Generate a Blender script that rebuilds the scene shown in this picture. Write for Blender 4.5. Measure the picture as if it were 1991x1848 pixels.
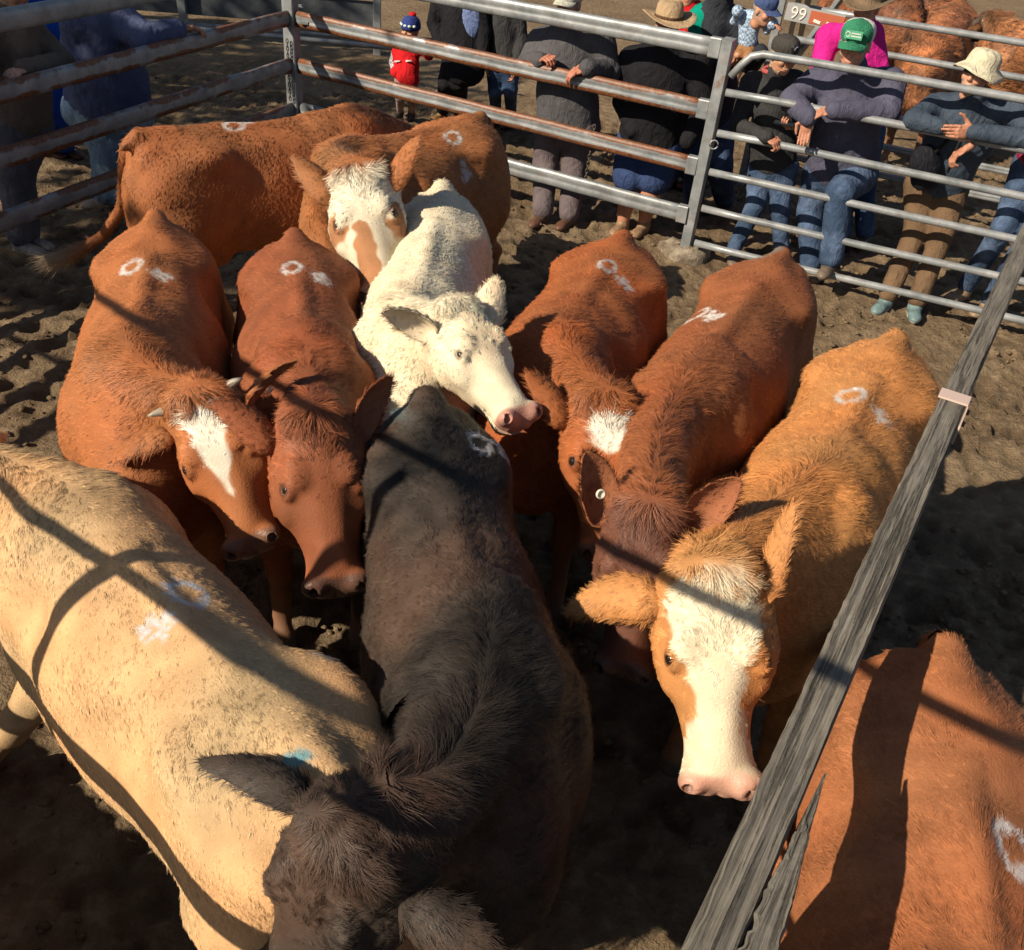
import bpy, math, numpy as np
for _o in list(bpy.data.objects): bpy.data.objects.remove(_o)
scene = bpy.context.scene
COL = scene.collection
PI = math.pi
# ------------------------------------------------------------------ camera
CAM_H = 2.8
FOC = 945.0                                   # focal length in pixels of a 1024 wide frame
_d = np.array([-133, 1285, 945.]); _d /= np.linalg.norm(_d)
_y = np.array([0, 0, 1.]) - _d[2]*_d; _y /= np.linalg.norm(_y)
CR = np.array([np.cross(_y, -_d), _y, -_d])   # camera frame -> world
cam_data = bpy.data.cameras.new("camera"); cam = bpy.data.objects.new("camera", cam_data); COL.objects.link(cam)
cam_data.sensor_fit = 'HORIZONTAL'; cam_data.sensor_width = 36.0; cam_data.lens = FOC/1024*36.0
cam_data.clip_start = 0.05; cam_data.clip_end = 400
from mathutils import Matrix, Vector
_c = CR @ np.diag([1, -1, -1.])
cam.matrix_world = Matrix(((*_c[0], 0), (*_c[1], 0), (*_c[2], CAM_H), (0, 0, 0, 1)))
scene.camera = cam
# ------------------------------------------------------------------ light
SUN_AZ, SUN_EL = 35.0, 35.0                   # the light travels towards this azimuth (from +X to +Y)
world = bpy.data.worlds.new("World"); scene.world = world; world.use_nodes = True
_nt = world.node_tree; _bg = _nt.nodes['Background']
_sky = _nt.nodes.new('ShaderNodeTexSky'); _sky.sky_type = 'NISHITA'; _sky.sun_disc = False
_sky.sun_elevation = math.radians(SUN_EL)
_sx, _sy = -math.cos(math.radians(SUN_AZ)), -math.sin(math.radians(SUN_AZ))
_sky.sun_rotation = math.atan2(_sx, _sy)
_nt.links.new(_sky.outputs[0], _bg.inputs[0]); _bg.inputs[1].default_value = 0.052
sun_data = bpy.data.lights.new("sun", 'SUN'); sun = bpy.data.objects.new("sun", sun_data); COL.objects.link(sun)
sun_data.energy = 5.0; sun_data.angle = math.radians(0.5); sun_data.color = (1.0, 0.86, 0.68)
_v = Vector((-_sx*math.cos(math.radians(SUN_EL)), -_sy*math.cos(math.radians(SUN_EL)), -math.sin(math.radians(SUN_EL))))
sun.rotation_euler = _v.to_track_quat('-Z', 'Y').to_euler()
vs = scene.view_settings; vs.view_transform = 'Standard'; vs.look = 'None'; vs.gamma = 1; vs.exposure = 0.46; vs.use_curve_mapping = False
scene.render.engine = 'CYCLES'
scene.cycles.max_bounces = 5; scene.cycles.diffuse_bounces = 3; scene.cycles.glossy_bounces = 2
scene.cycles.transmission_bounces = 2; scene.cycles.use_adaptive_sampling = True
scene.cycles.use_denoising = True
try: scene.cycles_curves.shape = 'RIBBONS'
except Exception: pass

SP = 1024/1991.
def A3(*p): return np.array(p, float)
def at(px, py, z):
    """world point seen at (px,py) of the 1991 px wide picture, at height z above the ground"""
    r = CR @ np.array([px*SP-512, py*SP-475, FOC]); t = (z-CAM_H)/r[2]
    return np.array([0, 0, CAM_H])+t*r
def nz(v):
    v = np.asarray(v, float); return v/max(np.linalg.norm(v), 1e-9)

# ------------------------------------------------------------------ numeric helpers
class SineNoise:
    def __init__(s, seed, wl, n=10):
        r = np.random.default_rng(seed); d = r.normal(size=(n, 3)); d /= np.linalg.norm(d, axis=1)[:, None]
        s.k = d*(2*PI/wl)*r.uniform(.6, 1.7, (n, 1)); s.ph = r.uniform(0, 6.28, n); s.n = n
    def __call__(s, p):
        out = np.zeros(len(p))
        for k, ph in zip(s.k, s.ph): out += np.sin(p@k+ph)
        return out/math.sqrt(s.n)*1.2
def smin(a, b, k):
    h = np.clip(.5+.5*(b-a)/k, 0, 1)
    return b*(1-h)+a*h-k*h*(1-h)
def sstep(a, b, x):
    t = np.clip((x-a)/(b-a), 0, 1); return t*t*(3-2*t)
class Grid:
    """a signed distance field sampled on a box, in a frame (origin o, axes rows of M)"""
    def __init__(s, lo, hi, h):
        s.lo = np.asarray(lo, float); s.h = h
        s.n = np.maximum(np.ceil((np.asarray(hi)-s.lo)/h).astype(int)+1, 4)
        s.D = np.full(s.n, .5)
    def axes(s): return [s.lo[i]+s.h*np.arange(s.n[i]) for i in range(3)]
    def pts(s, sl=None):
        ax = s.axes()
        if sl: ax = [a[q] for a, q in zip(ax, sl)]
        g = np.meshgrid(*ax, indexing='ij'); return np.stack([q.ravel() for q in g], 1), g[0].shape
    def add(s, fn, lo, hi, k=.03, sub=False, m=.06):
        sl = []
        for i in range(3):
            a = int(max(0, math.floor((lo[i]-m-s.lo[i])/s.h))); b = int(min(s.n[i], math.ceil((hi[i]+m-s.lo[i])/s.h)+1))
            if b <= a: return
            sl.append(slice(a, b))
        sl = tuple(sl); P, sh = s.pts(sl); d = fn(P).reshape(sh)
        cur = s.D[sl]
        s.D[sl] = -smin(-cur, d, k) if sub else smin(cur, d, k)
    def cone(s, a, b, r1, r2, k=.03, sub=False):
        a = np.asarray(a, float); b = np.asarray(b, float); r = max(r1, r2)
        s.add(lambda P: d_cone(P, a, b, r1, r2), np.minimum(a, b)-r, np.maximum(a, b)+r, k, sub, m=.05+k)
    def ell(s, c, r, k=.03, M=None, sub=False):
        c = np.asarray(c, float); r = np.asarray(r, float)*np.ones(3); R = r.max()
        s.add(lambda P: d_ell(P, c, r, M), c-R, c+R, k, sub, m=.04+k)
    def mesh(s):
        return surface_nets(s.D, s.lo, s.h)
def d_cone(P, a, b, r1, r2):
    ab = b-a; t = np.clip(((P-a)@ab)/max(ab@ab, 1e-9), 0, 1)
    return np.linalg.norm(P-a-t[:, None]*ab, axis=1)-(r1+(r2-r1)*t)
def d_ell(P, c, r, M=None):
    q = P-c
    if M is not None: q = q@np.asarray(M).T          # rows of M = axes
    k0 = np.linalg.norm(q/r, axis=1); k1 = np.linalg.norm(q/(r*r), axis=1)
    return k0*(k0-1)/np.maximum(k1, 1e-6)
def surface_nets(D, lo, h):
    nx, ny, nz_ = D.shape; ins = D < 0
    c = ins[:-1, :-1, :-1].astype(np.int8)
    cnt = np.zeros(c.shape, np.int8)
    for i in (0, 1):
        for j in (0, 1):
            for k in (0, 1): cnt += ins[i:nx-1+i, j:ny-1+j, k:nz_-1+k]
    act = (cnt > 0) & (cnt < 8); I, J, K = np.nonzero(act)
    idx = np.full(act.shape, -1, np.int64); idx[I, J, K] = np.arange(len(I))
    acc = np.zeros((len(I), 3)); w = np.zeros(len(I))
    for ax in range(3):
        o1, o2 = [a for a in range(3) if a != ax]
        for u in (0, 1):
            for v in (0, 1):
                off = [0, 0, 0]; off[o1] = u; off[o2] = v
                a = D[I+off[0], J+off[1], K+off[2]]; e = off.copy(); e[ax] = 1
                b = D[I+e[0], J+e[1], K+e[2]]; m = (a < 0) != (b < 0)
                t = np.where(m, a/np.where(np.abs(a-b) < 1e-12, 1, a-b), 0)
                p = np.tile(np.array(off, float), (len(I), 1)); p[:, ax] = t
                acc += p*m[:, None]; w += m
    V = (np.stack([I, J, K], 1)+acc/np.maximum(w, 1)[:, None])*h+lo
    F = []
    for ax in range(3):
        o1, o2 = [(1, 2), (2, 0), (0, 1)][ax]
        sa = [slice(None)]*3; sb = [slice(None)]*3; sa[ax] = slice(0, -1); sb[ax] = slice(1, None)
        a, b = ins[tuple(sa)], ins[tuple(sb)]; x = np.nonzero(a != b); x = [q.copy() for q in x]
        ok = (x[o1] > 0) & (x[o2] > 0) & (x[o1] < D.shape[o1]-1) & (x[o2] < D.shape[o2]-1)
        x = [q[ok] for q in x]
        fl = a[tuple(x)]
        q = []
        for du, dv in ((-1, -1), (0, -1), (0, 0), (-1, 0)):
            y = [r.copy() for r in x]; y[o1] += du; y[o2] += dv; q.append(idx[tuple(y)])
        q = np.stack(q, 1); q[~fl] = q[~fl][:, ::-1]; F.append(q)
    return V, np.concatenate(F)
def smooth(V, F, it=2, lam=.5):
    E = np.concatenate([F[:, [i, (i+1) % 4]] for i in range(4)])
    for _ in range(it):
        acc = np.zeros_like(V); n = np.bincount(E[:, 0], minlength=len(V))+np.bincount(E[:, 1], minlength=len(V))
        for k in range(3):
            acc[:, k] = np.bincount(E[:, 0], V[E[:, 1], k], len(V))+np.bincount(E[:, 1], V[E[:, 0], k], len(V))
        V = V+lam*(acc/np.maximum(n, 1)[:, None]-V)
    return V
def vnormals(V, F):
    fn = np.cross(V[F[:, 2]]-V[F[:, 0]], V[F[:, 3 if F.shape[1] == 4 else 1]]-V[F[:, 1 if F.shape[1] == 4 else 2]])
    if F.shape[1] == 3: fn = np.cross(V[F[:, 1]]-V[F[:, 0]], V[F[:, 2]]-V[F[:, 0]])
    N = np.zeros_like(V)
    for i in range(F.shape[1]):
        for k in range(3): N[:, k] += np.bincount(F[:, i], fn[:, k], len(V))
    return N/np.maximum(np.linalg.norm(N, axis=1), 1e-12)[:, None], fn

# ------------------------------------------------------------------ objects and tags
def mesh_obj(name, V, F, mat=None, parent=None, smooth_=True, attrs=None, loc=None):
    """one mesh object; V (n,3) world coordinates, F array (m,4)/(m,3) or list of polygons"""
    V = np.asarray(V, float)
    off = np.zeros(3)
    if parent is not None: off = np.array(parent.get('_o', (0, 0, 0)))
    elif loc is not None: off = np.asarray(loc, float)
    me = bpy.data.meshes.new(name)
    if isinstance(F, np.ndarray):
        k = F.shape[1]; me.vertices.add(len(V)); me.vertices.foreach_set('co', (V-off).astype(np.float32).ravel())
        me.loops.add(F.size); me.loops.foreach_set('vertex_index', F.astype(np.int32).ravel())
        me.polygons.add(len(F)); me.polygons.foreach_set('loop_start', np.arange(len(F), dtype=np.int32)*k)
        me.update(calc_edges=True)
    else:
        me.from_pydata([tuple(v) for v in (V-off)], [], F)
    if smooth_: me.polygons.foreach_set('use_smooth', np.ones(len(me.polygons), bool))
    for k, a in (attrs or {}).items():
        if a.ndim == 1:
            t = me.attributes.new(k, 'FLOAT', 'POINT'); t.data.foreach_set('value', a.astype(np.float32))
        elif a.shape[1] == 3:
            t = me.attributes.new(k, 'FLOAT_COLOR', 'POINT')
            t.data.foreach_set('color', np.concatenate([a, np.ones((len(a), 1))], 1).astype(np.float32).ravel())
    o = bpy.data.objects.new(name, me); COL.objects.link(o)
    if mat: me.materials.append(mat)
    if parent is not None: o.parent = parent
    elif loc is not None: o.location = tuple(off); o['_o'] = tuple(off)
    return o
def empty(name, loc):
    o = bpy.data.objects.new(name, None); COL.objects.link(o); o.location = tuple(loc); o['_o'] = tuple(float(c) for c in loc)
    o.empty_display_size = .1
    return o
def part_of(o):            # a mesh used as the parent of sub-parts keeps its parent's offset
    o['_o'] = tuple(o.parent['_o']) if o.parent and '_o' in o.parent else tuple(o.get('_o', (0, 0, 0))); return o
def tag(o, label=None, cat=None, group=None, kind=None):
    if label: o['label'] = label
    if cat: o['category'] = cat
    if group: o['group'] = group
    if kind: o['kind'] = kind
    return o

# ------------------------------------------------------------------ materials
def new_mat(name, base=(.5, .5, .5), rough=.7, metal=0., spec=.5):
    m = bpy.data.materials.new(name); m.use_nodes = True
    b = m.node_tree.nodes['Principled BSDF']
    b.inputs['Base Color'].default_value = (*base, 1); b.inputs['Roughness'].default_value = rough
    b.inputs['Metallic'].default_value = metal; b.inputs['Specular IOR Level'].default_value = spec
    return m
class NT:
    def __init__(s, m): s.t = m.node_tree; s.b = s.t.nodes['Principled BSDF']; s.co = None
    def n(s, typ, **kw):
        x = s.t.nodes.new(typ)
        for k, v in kw.items():
            if k.startswith('i_'): x.inputs[k[2:].replace('_', ' ')].default_value = v
            elif k[0] == 'I' and k[1:].isdigit(): x.inputs[int(k[1:])].default_value = v
            else: setattr(x, k, v)
        return x
    def l(s, a, b): s.t.links.new(a, b)
    def coord(s, scale=(1, 1, 1), out='Object'):
        tc = s.n('ShaderNodeTexCoord'); mp = s.n('ShaderNodeMapping'); mp.inputs['Scale'].default_value = scale
        s.l(tc.outputs[out], mp.inputs['Vector']); return mp.outputs[0]
    def noise(s, scale, detail=4, rough=.6, vec=None, dist=0):
        x = s.n('ShaderNodeTexNoise'); x.inputs['Scale'].default_value = scale; x.inputs['Detail'].default_value = detail
        x.inputs['Roughness'].default_value = rough; x.inputs['Distortion'].default_value = dist
        if vec is not None: s.l(vec, x.inputs['Vector'])
        return x.outputs['Fac']
    def ramp(s, fac, stops):
        x = s.n('ShaderNodeValToRGB'); e = x.color_ramp.elements
        while len(e) < len(stops): e.new(.5)
        for q, (p, c) in zip(e, stops):
            q.position = p; q.color = (*c, 1) if len(c) == 3 else c
        s.l(fac, x.inputs[0]); return x.outputs[0]
    def mix(s, fac, a, b, mode='MIX'):
        x = s.n('ShaderNodeMix', data_type='RGBA', blend_type=mode)
        for v, i in ((fac, 0), (a, 6), (b, 7)):
            if hasattr(v, 'links'): s.l(v, x.inputs[i])
            else: x.inputs[i].default_value = v if i == 0 else (*v, 1)
        return x.outputs[2]
    def math(s, op, a, b=0.):
        x = s.n('ShaderNodeMath', operation=op)
        for v, i in ((a, 0), (b, 1)):
            if hasattr(v, 'links'): s.l(v, x.inputs[i])
            else: x.inputs[i].default_value = v
        return x.outputs[0]
    def bump(s, h, strength=.5, dist=.01):
        x = s.n('ShaderNodeBump'); x.inputs['Strength'].default_value = strength; x.inputs['Distance'].default_value = dist
        s.l(h, x.inputs['Height']); s.l(x.outputs[0], s.b.inputs['Normal']); return x
def hide_mat():
    m = new_mat('cow_hide', rough=.75, spec=.25); t = NT(m)
    a = t.n('ShaderNodeAttribute', attribute_name='hcol'); w = t.n('ShaderNodeAttribute', attribute_name='wet')
    co = t.coord(); n1 = t.noise(9, 4, .6, co); n2 = t.noise(170, 3, .6, co)
    c = t.mix(t.math('MULTIPLY', n1, .45), a.outputs['Color'], (.0, .0, .0), 'MULTIPLY')
    c = t.mix(1., a.outputs['Color'], t.ramp(n1, [(.3, (.78, .76, .74)), (.7, (1.08, 1.08, 1.08))]), 'MULTIPLY')
    t.l(c, t.b.inputs['Base Color'])
    r = t.ramp(w.outputs['Fac'], [(0, (.75,)*3), (1, (.3,)*3)]); t.l(r, t.b.inputs['Roughness'])
    t.bump(n2, .5, .004); return m
def fur_mat():
    m = new_mat('cow_fur', rough=.55, spec=.3); t = NT(m)
    a = t.n('ShaderNodeAttribute', attribute_name='hcol'); nr = t.n('ShaderNodeAttribute', attribute_name='hnrm')
    hi = t.n('ShaderNodeHairInfo')
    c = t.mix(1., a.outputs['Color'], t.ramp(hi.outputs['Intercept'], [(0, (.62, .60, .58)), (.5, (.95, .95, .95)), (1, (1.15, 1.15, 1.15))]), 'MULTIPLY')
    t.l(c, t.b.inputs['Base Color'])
    g = t.n('ShaderNodeNewGeometry'); mx = t.n('ShaderNodeMix', data_type='VECTOR'); mx.inputs[0].default_value = .30
    t.l(nr.outputs['Vector'], mx.inputs[4]); t.l(g.outputs['Normal'], mx.inputs[5])
    nn = t.n('ShaderNodeVectorMath', operation='NORMALIZE'); t.l(mx.outputs[1], nn.inputs[0]); t.l(nn.outputs[0], t.b.inputs['Normal'])
    return m
HIDE = hide_mat(); FUR = fur_mat()
EYE = new_mat('cow_eye', (.02, .012, .008), .06, spec=.7)

def add_fur(parent, name, P, N, F, L, col, rad, seed, curl=.35, lift=.25, npt=4, clump=.006, mat=None, label=None):
    """hair strands: P roots, N normals, F flow direction, L lengths, col (n,3)"""
    n = len(P); r = np.random.default_rng(seed)
    F = F-np.sum(F*N, 1)[:, None]*N; F /= np.maximum(np.linalg.norm(F, axis=1), 1e-6)[:, None]
    B = np.cross(N, F)
    n1 = SineNoise(seed+1, .07)(P); n2 = SineNoise(seed+2, .02)(P); n3 = SineNoise(seed+3, .025)(P)
    a = curl*(.6*n1+.6*n2)+r.normal(0, .13, n)
    Dn = F*np.cos(a)[:, None]+B*np.sin(a)[:, None]
    lf = lift*(1+.45*n3)+r.normal(0, .05, n)
    L = L*r.uniform(.65, 1.25, n)*(1+.2*n2)
    curlv = np.stack([SineNoise(seed+5+i, .022)(P) for i in range(3)], 1)*clump
    pts = np.zeros((n, npt, 3)); cur = P-N*.002; pts[:, 0] = cur
    for i in range(1, npt):
        t = i/(npt-1)
        dirv = Dn+N*(lf*(1.5-1.3*t))[:, None]; dirv /= np.linalg.norm(dirv, axis=1)[:, None]
        cur = cur+dirv*(L/(npt-1))[:, None]
        pts[:, i] = cur+curlv*(t*t)*(L/.02)[:, None].clip(0, 3)
    if n == 0: return None
    off = np.array(parent['_o']); pts -= off
    cu = bpy.data.hair_curves.new(name); cu.add_curves([npt]*n)
    cu.attributes['position'].data.foreach_set('vector', pts.astype(np.float32).ravel())
    ra = cu.attributes.get('radius') or cu.attributes.new('radius', 'FLOAT', 'POINT')
    tp = np.interp(np.arange(npt)/(npt-1), [0, .5, 1], [1, .8, .18])
    ra.data.foreach_set('value', (rad*r.uniform(.7, 1.2, n)[:, None]*tp[None]).astype(np.float32).ravel())
    v = r.uniform(.72, 1.24, n)*(1+.10*n3+.05*n2)
    c4 = np.ones((n, 4), np.float32); c4[:, :3] = np.clip(col*v[:, None], 0, 1)
    ca = cu.attributes.new('hcol', 'FLOAT_COLOR', 'CURVE'); ca.data.foreach_set('color', c4.ravel())
    na = cu.attributes.new('hnrm', 'FLOAT_VECTOR', 'CURVE'); na.data.foreach_set('vector', N.astype(np.float32).ravel())
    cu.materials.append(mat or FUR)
    o = bpy.data.objects.new(name, cu); COL.objects.link(o); o.parent = parent; o['kind'] = 'stuff'
    return o
def scatter(V, F, N, dens, seed):
    """random points on quads, dens = per-vertex density (hairs per m2)"""
    r = np.random.default_rng(seed)
    T = np.concatenate([F[:, [0, 1, 2]], F[:, [0, 2, 3]]]) if F.shape[1] == 4 else F
    ar = .5*np.linalg.norm(np.cross(V[T[:, 1]]-V[T[:, 0]], V[T[:, 2]]-V[T[:, 0]]), axis=1)
    w = ar*dens[T].mean(1); n = r.poisson(w); ti = np.repeat(np.arange(len(T)), n)
    a, b = r.random(len(ti)), r.random(len(ti)); m = a+b > 1; a[m], b[m] = 1-a[m], 1-b[m]
    W = np.stack([1-a-b, a, b], 1)
    return T[ti], W
def bary(X, T, W): return (X[T]*(W[..., None] if X.ndim > 1 else W)).sum(1)
# ================================================================== CATTLE
def prof(s, xs, ys, sm=.035):
    g = np.linspace(min(xs)-.2, max(xs)+.2, 400); y = np.interp(g, xs, ys)
    k = np.exp(-.5*(np.arange(-60, 61)*(g[1]-g[0])/sm)**2); k /= k.sum()
    y = np.convolve(np.pad(y, 60, 'edge'), k, 'valid'); return np.interp(s, g, y)
TX = [-.10, -.05, 0, .12, .27, .42, .60, .80, 1.0, 1.12, 1.24, 1.32]
TTOP = [-.26, -.11, -.028, .0, .0, -.018, -.02, -.008, .0, -.04, -.17, -.30]
TBOT = [-.50, -.60, -.64, -.66, -.64, -.64, -.71, -.74, -.73, -.70, -.62, -.52]
TW = [.05, .145, .198, .228, .247, .25, .285, .28, .235, .20, .15, .05]
HX = [-.03, 0, .03, .08, .13, .18, .24, .30, .36, .40, .44, .465, .480]
HT = [-.05, -.022, -.004, .006, .008, .004, -.008, -.018, -.024, -.026, -.036, -.056, -.095]
HB = [-.14, -.18, -.20, -.22, -.235, -.238, -.228, -.208, -.188, -.178, -.172, -.160, -.125]
HW = [.050, .095, .114, .120, .122, .119, .100, .082, .070, .069, .078, .069, .036]
def head_sdf(q):
    x = q[:, 0]; y = np.abs(q[:, 1]); z = q[:, 2]
    t = prof(x, HX, HT, .014); b = prof(x, HX, HB, .014); w = prof(x, HX, HW, .014)
    zc = (t+b)/2; h = (t-b)/2; v = (z-zc)/h
    wj = w*(1-.30*sstep(.2, -1., v))*(1-.26*sstep(-.1, 1., v))
    val = (np.abs(y/wj)**2.5+np.abs(v)**2.5)**(1/2.5)
    d = (val-1)*np.minimum(wj, h)*.95
    d = np.maximum(d, np.maximum(x-.482, -.05-x))
    def e(c, r, k=.02, sub=False):
        nonlocal d
        g = d_ell(np.stack([x, y, z], 1), np.array(c, float), np.array(r, float))
        d = -smin(-d, g, k) if sub else smin(d, g, k)
    e((.160, .062, -.008), (.034, .020, .014), .03); e((.20, .088, -.085), (.06, .022, .032), .05)      # brow
    e((.150, .062, -.150), (.075, .048, .064), .03)       # cheek
    e((.0, .0, -.02), (.045, .085, .040), .03)            # poll
    e((.188, .084, -.034), (.034, .020, .022), .012)      # lids
    e((.190, .103, -.022), (.0185, .015, .0125), .005, True)  # opening
    e((.450, .050, -.066), (.030, .032, .034), .02)       # nostril wing
    e((.462, .056, -.050), (.016, .010, .013), .006, True)
    e((.482, .0, -.075), (.012, .006, .026), .010, True)  # groove between the nostrils
    g = np.maximum(np.abs(z+.124+(.48-x)*.05)-.0035, .36-x); d = -smin(-d, np.maximum(g, y-.2), .006) # mouth line
    e((.42, .0, -.150), (.045, .050, .020), .02)          # lower lip
    return d
ORANGE, RED, DRED = (.385, .138, .048), (.36, .115, .038), (.25, .075, .030)
CREAM, WHITE, TAN, BLACK = (.70, .57, .37), (.80, .73, .60), (.62, .395, .20), (.043, .032, .025)
CLAY = (.36, .27, .22)

def cow(name, T, W, P, Z, base, label, bend=0., roll=0., facefn=None, bodyfn=None, curly=.35, dens=1., seed=1, nums=None,
        tail=None, ears=None, nctl=None, k=1., wid=1., hint=None, nose=(.30, .15, .10), paint=(.62, .62, .60), legs=None, mane=1., group='cattle penned in the yard', furlen=1., h=.012, horn=False, hq_face=True, ear_tag=None, longpoll=None, extra=None, nofur=False, eartag_side=1, tailw=1., earl=1., earw=1., tailcol=None):
    T, W, P, Z = [np.asarray(v, float) for v in (T, W, P, Z)]
    O = np.array([T[0], T[1], 0.]); ex = nz([W[0]-T[0], W[1]-T[1], 0]); ez = A3(0, 0, 1); ey = np.cross(ez, ex)
    M = np.array([ex, ey, ez]); toL = lambda p: (np.asarray(p)-O)@M.T; toW = lambda q: np.asarray(q)@M+O
    tl, wl, pl, zl = toL(T), toL(W), toL(P), toL(Z); Lt = wl[0]
    root = empty(name, O); tag(root, label, 'cow', group)
    # spine in plan
    ss = np.linspace(-.14, 1.40, 90)
    sx = ss*Lt; sy = bend*4*np.clip(ss, -.2, 1.2)*(1-np.clip(ss, -.2, 1.2))
    sp = np.stack([sx, sy], 1); tg = np.gradient(sp, axis=0); tg /= np.linalg.norm(tg, axis=1)[:, None]
    def torso_sl(xy):
        if bend == 0: return xy[:, 0]/Lt, xy[:, 1].copy()
        d2 = ((xy[:, None]-sp[None])**2).sum(2); i = d2.argmin(1); r = xy-sp[i]
        return ss[i]+(r*tg[i]).sum(1)/Lt, r[:, 1]*tg[i, 0]-r[:, 0]*tg[i, 1]
    def torso_sdf(p, s=None, lat=None):
        if s is None: s, lat = torso_sl(p[:, :2])
        z0 = tl[2]+(wl[2]-tl[2])*np.clip(s, 0, 1.1)
        t = z0+k*prof(s, TX, TTOP); b = z0+k*prof(s, TX, TBOT); w = wid*k*prof(s, TX, TW)
        hh = (t-b)/2; v = (p[:, 2]-(t+b)/2)/hh
        ww = w*(1+.05*np.clip(-v, -1, 1)-.03*v)
        # flat topped over the hips, rounder over the ribs
        n = np.interp(s, [0, .3, .6, 1.1], [2.4, 2.35, 2.2, 2.2])
        val = (np.abs(lat/ww)**n+np.abs(v)**n)**(1/n)
        d = (val-1)*np.minimum(ww, hh)
        return np.maximum(d, (np.maximum(s-1.30, -.09-s))*Lt)
    # neck
    hx = nz(zl-pl); hs = np.linalg.norm(zl-pl)/.478
    hint_ = toL(O+np.asarray(hint)) if hint is not None else A3(.35*(pl[0] > Lt and 1 or .6), 0, 1)
    hz = nz(hint_-(hint_@hx)*hx); hy = np.cross(hz, hx)
    c_, s_ = math.cos(roll), math.sin(roll); hy, hz = c_*hy+s_*hz, c_*hz-s_*hy
    HM = np.array([hx, hy, hz]); SC = A3(hs, hs*1.10, hs*1.04); toH = lambda p: ((p-pl)@HM.T)/SC; frH = lambda q: (np.asarray(q)*SC)@HM+pl
    na = np.array([Lt*.90, sp[np.searchsorted(ss, .90), 1], wl[2]-.30*k]); nb = frH((.035, 0, -.105))
    dist = np.linalg.norm(nb-na)
    nc = na+A3(tg[60][0], tg[60][1], .35)*dist*.5 if nctl is None else toL(nctl)
    nt_ = np.linspace(0, 1, 26)[:, None]; NPt = (1-nt_)**2*na+2*nt_*(1-nt_)*nc+nt_**2*nb
    NT_ = np.gradient(NPt, axis=0); NT_ /= np.linalg.norm(NT_, axis=1)[:, None]
    NS = np.cross(A3(0, 0, 1)+0*NT_, NT_); NS /= np.maximum(np.linalg.norm(NS, axis=1), 1e-6)[:, None]
    u = nt_; NS = (1-u)*NS+u*hy*np.sign((NS@hy)[-1] or 1); NS -= (NS*NT_).sum(1)[:, None]*NT_; NS /= np.linalg.norm(NS, axis=1)[:, None]
    NV = np.cross(NT_, NS)
    nw = np.interp(nt_[:, 0], [0, .35, .7, 1], [.185, .135, .102, .088*hs])*k**.5; nh = np.interp(nt_[:, 0], [0, .35, .7, 1], [.29, .215, .158, .115*hs])*k**.5
    def neck_par(p):
        d2 = np.full(len(p), 1e9); i = np.zeros(len(p), int)
        for j in range(len(NPt)):
            q = ((p-NPt[j])**2).sum(1); m = q < d2; d2[m] = q[m]; i[m] = j
        r = p-NPt[i]; return i, (r*NS[i]).sum(1), (r*NV[i]).sum(1), (r*NT_[i]).sum(1)
    def neck_sdf(p):
        i, a, b, c = neck_par(p)
        val = (np.abs(a/nw[i])**2.1+np.abs(b/nh[i])**2.1)**(1/2.1)
        d = (val-1)*np.minimum(nw[i], nh[i])
        end = (i == 0) | (i == len(NPt)-1)
        return np.where(end, np.maximum(d, np.abs(c)-.02), d)
    # body field
    allp = np.array([tl, wl, pl, nb, na]+[frH((.1, .2, 0)), frH((.1, -.2, -.2))])
    lo = np.array([min(-.16*Lt-.05, allp[:, 0].min()-.1), min(-.36*wid, allp[:, 1].min()-.12)+min(0, bend), -.02])
    hi = np.array([max(1.36*Lt, allp[:, 0].max()+.1), max(.36*wid, allp[:, 1].max()+.12)+max(0, bend), allp[:, 2].max()+.12])
    cg = Grid(lo, hi, 2*h); Pc, sh = cg.pts(); nxy = sh[0]*sh[1]
    s2, l2 = torso_sl(Pc.reshape(sh+(3,))[:, :, 0, :2].reshape(-1, 2))
    dT = torso_sdf(Pc, np.repeat(s2, sh[2]), np.repeat(l2, sh[2]))
    dN = neck_sdf(Pc); D = smin(dT, dN, .10).reshape(sh); DC = D
    def sample(p):
        u = (p-cg.lo)/cg.h; i = np.clip(np.floor(u).astype(int), 0, np.array(DC.shape)-2); t = np.clip(u-i, 0, 1); t = t*1.
        r = 0
        for a in (0, 1):
            for b in (0, 1):
                for c in (0, 1): r = r+DC[i[:, 0]+a, i[:, 1]+b, i[:, 2]+c]*(t[:, 0] if a else 1-t[:, 0])*(t[:, 1] if b else 1-t[:, 1])*(t[:, 2] if c else 1-t[:, 2])
        return r
    for ax in range(3):                                # upsample x2
        D = np.moveaxis(D, ax, 0); R_ = np.empty((D.shape[0]*2-1,)+D.shape[1:]); R_[::2] = D; R_[1::2] = .5*(D[1:]+D[:-1]); D = np.moveaxis(R_, 0, ax)
    g = Grid(lo, hi, h); g.n = np.array(D.shape); g.D = D
    sg = lambda s, lat, z: np.array([np.interp(s, ss, sp[:, 0]), np.interp(s, ss, sp[:, 1])+lat, z])
    zt, zw = tl[2], wl[2]
    for sd in (-1, 1):
        g.ell(sg(.24, sd*.188*wid*k, zt-.105*k), (.075, .035, .030), .10)          # hooks
        g.ell(sg(.01, sd*.085*k, zt-.11*k), (.05, .035, .04), .07)           # pins
        g.ell(sg(.12, sd*.135*k, zt-.38*k), (.20, .115, .30), .07)         # thigh
        g.ell(sg(.99, sd*.10*k, zw-.06*k), (.10, .05, .06), .06)          # shoulder blade top
        g.ell(sg(.99, sd*.165*k, zw-.33*k), (.15, .085, .25), .07)         # shoulder
        g.ell(sg(.40, sd*.262*k, zt-.13*k), (.10, .045, .07), .07, sub=True) # paralumbar hollow
        g.ell(sg(.84, sd*.245*k, zw-.12*k), (.05, .045, .06), .07, sub=True)
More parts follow.
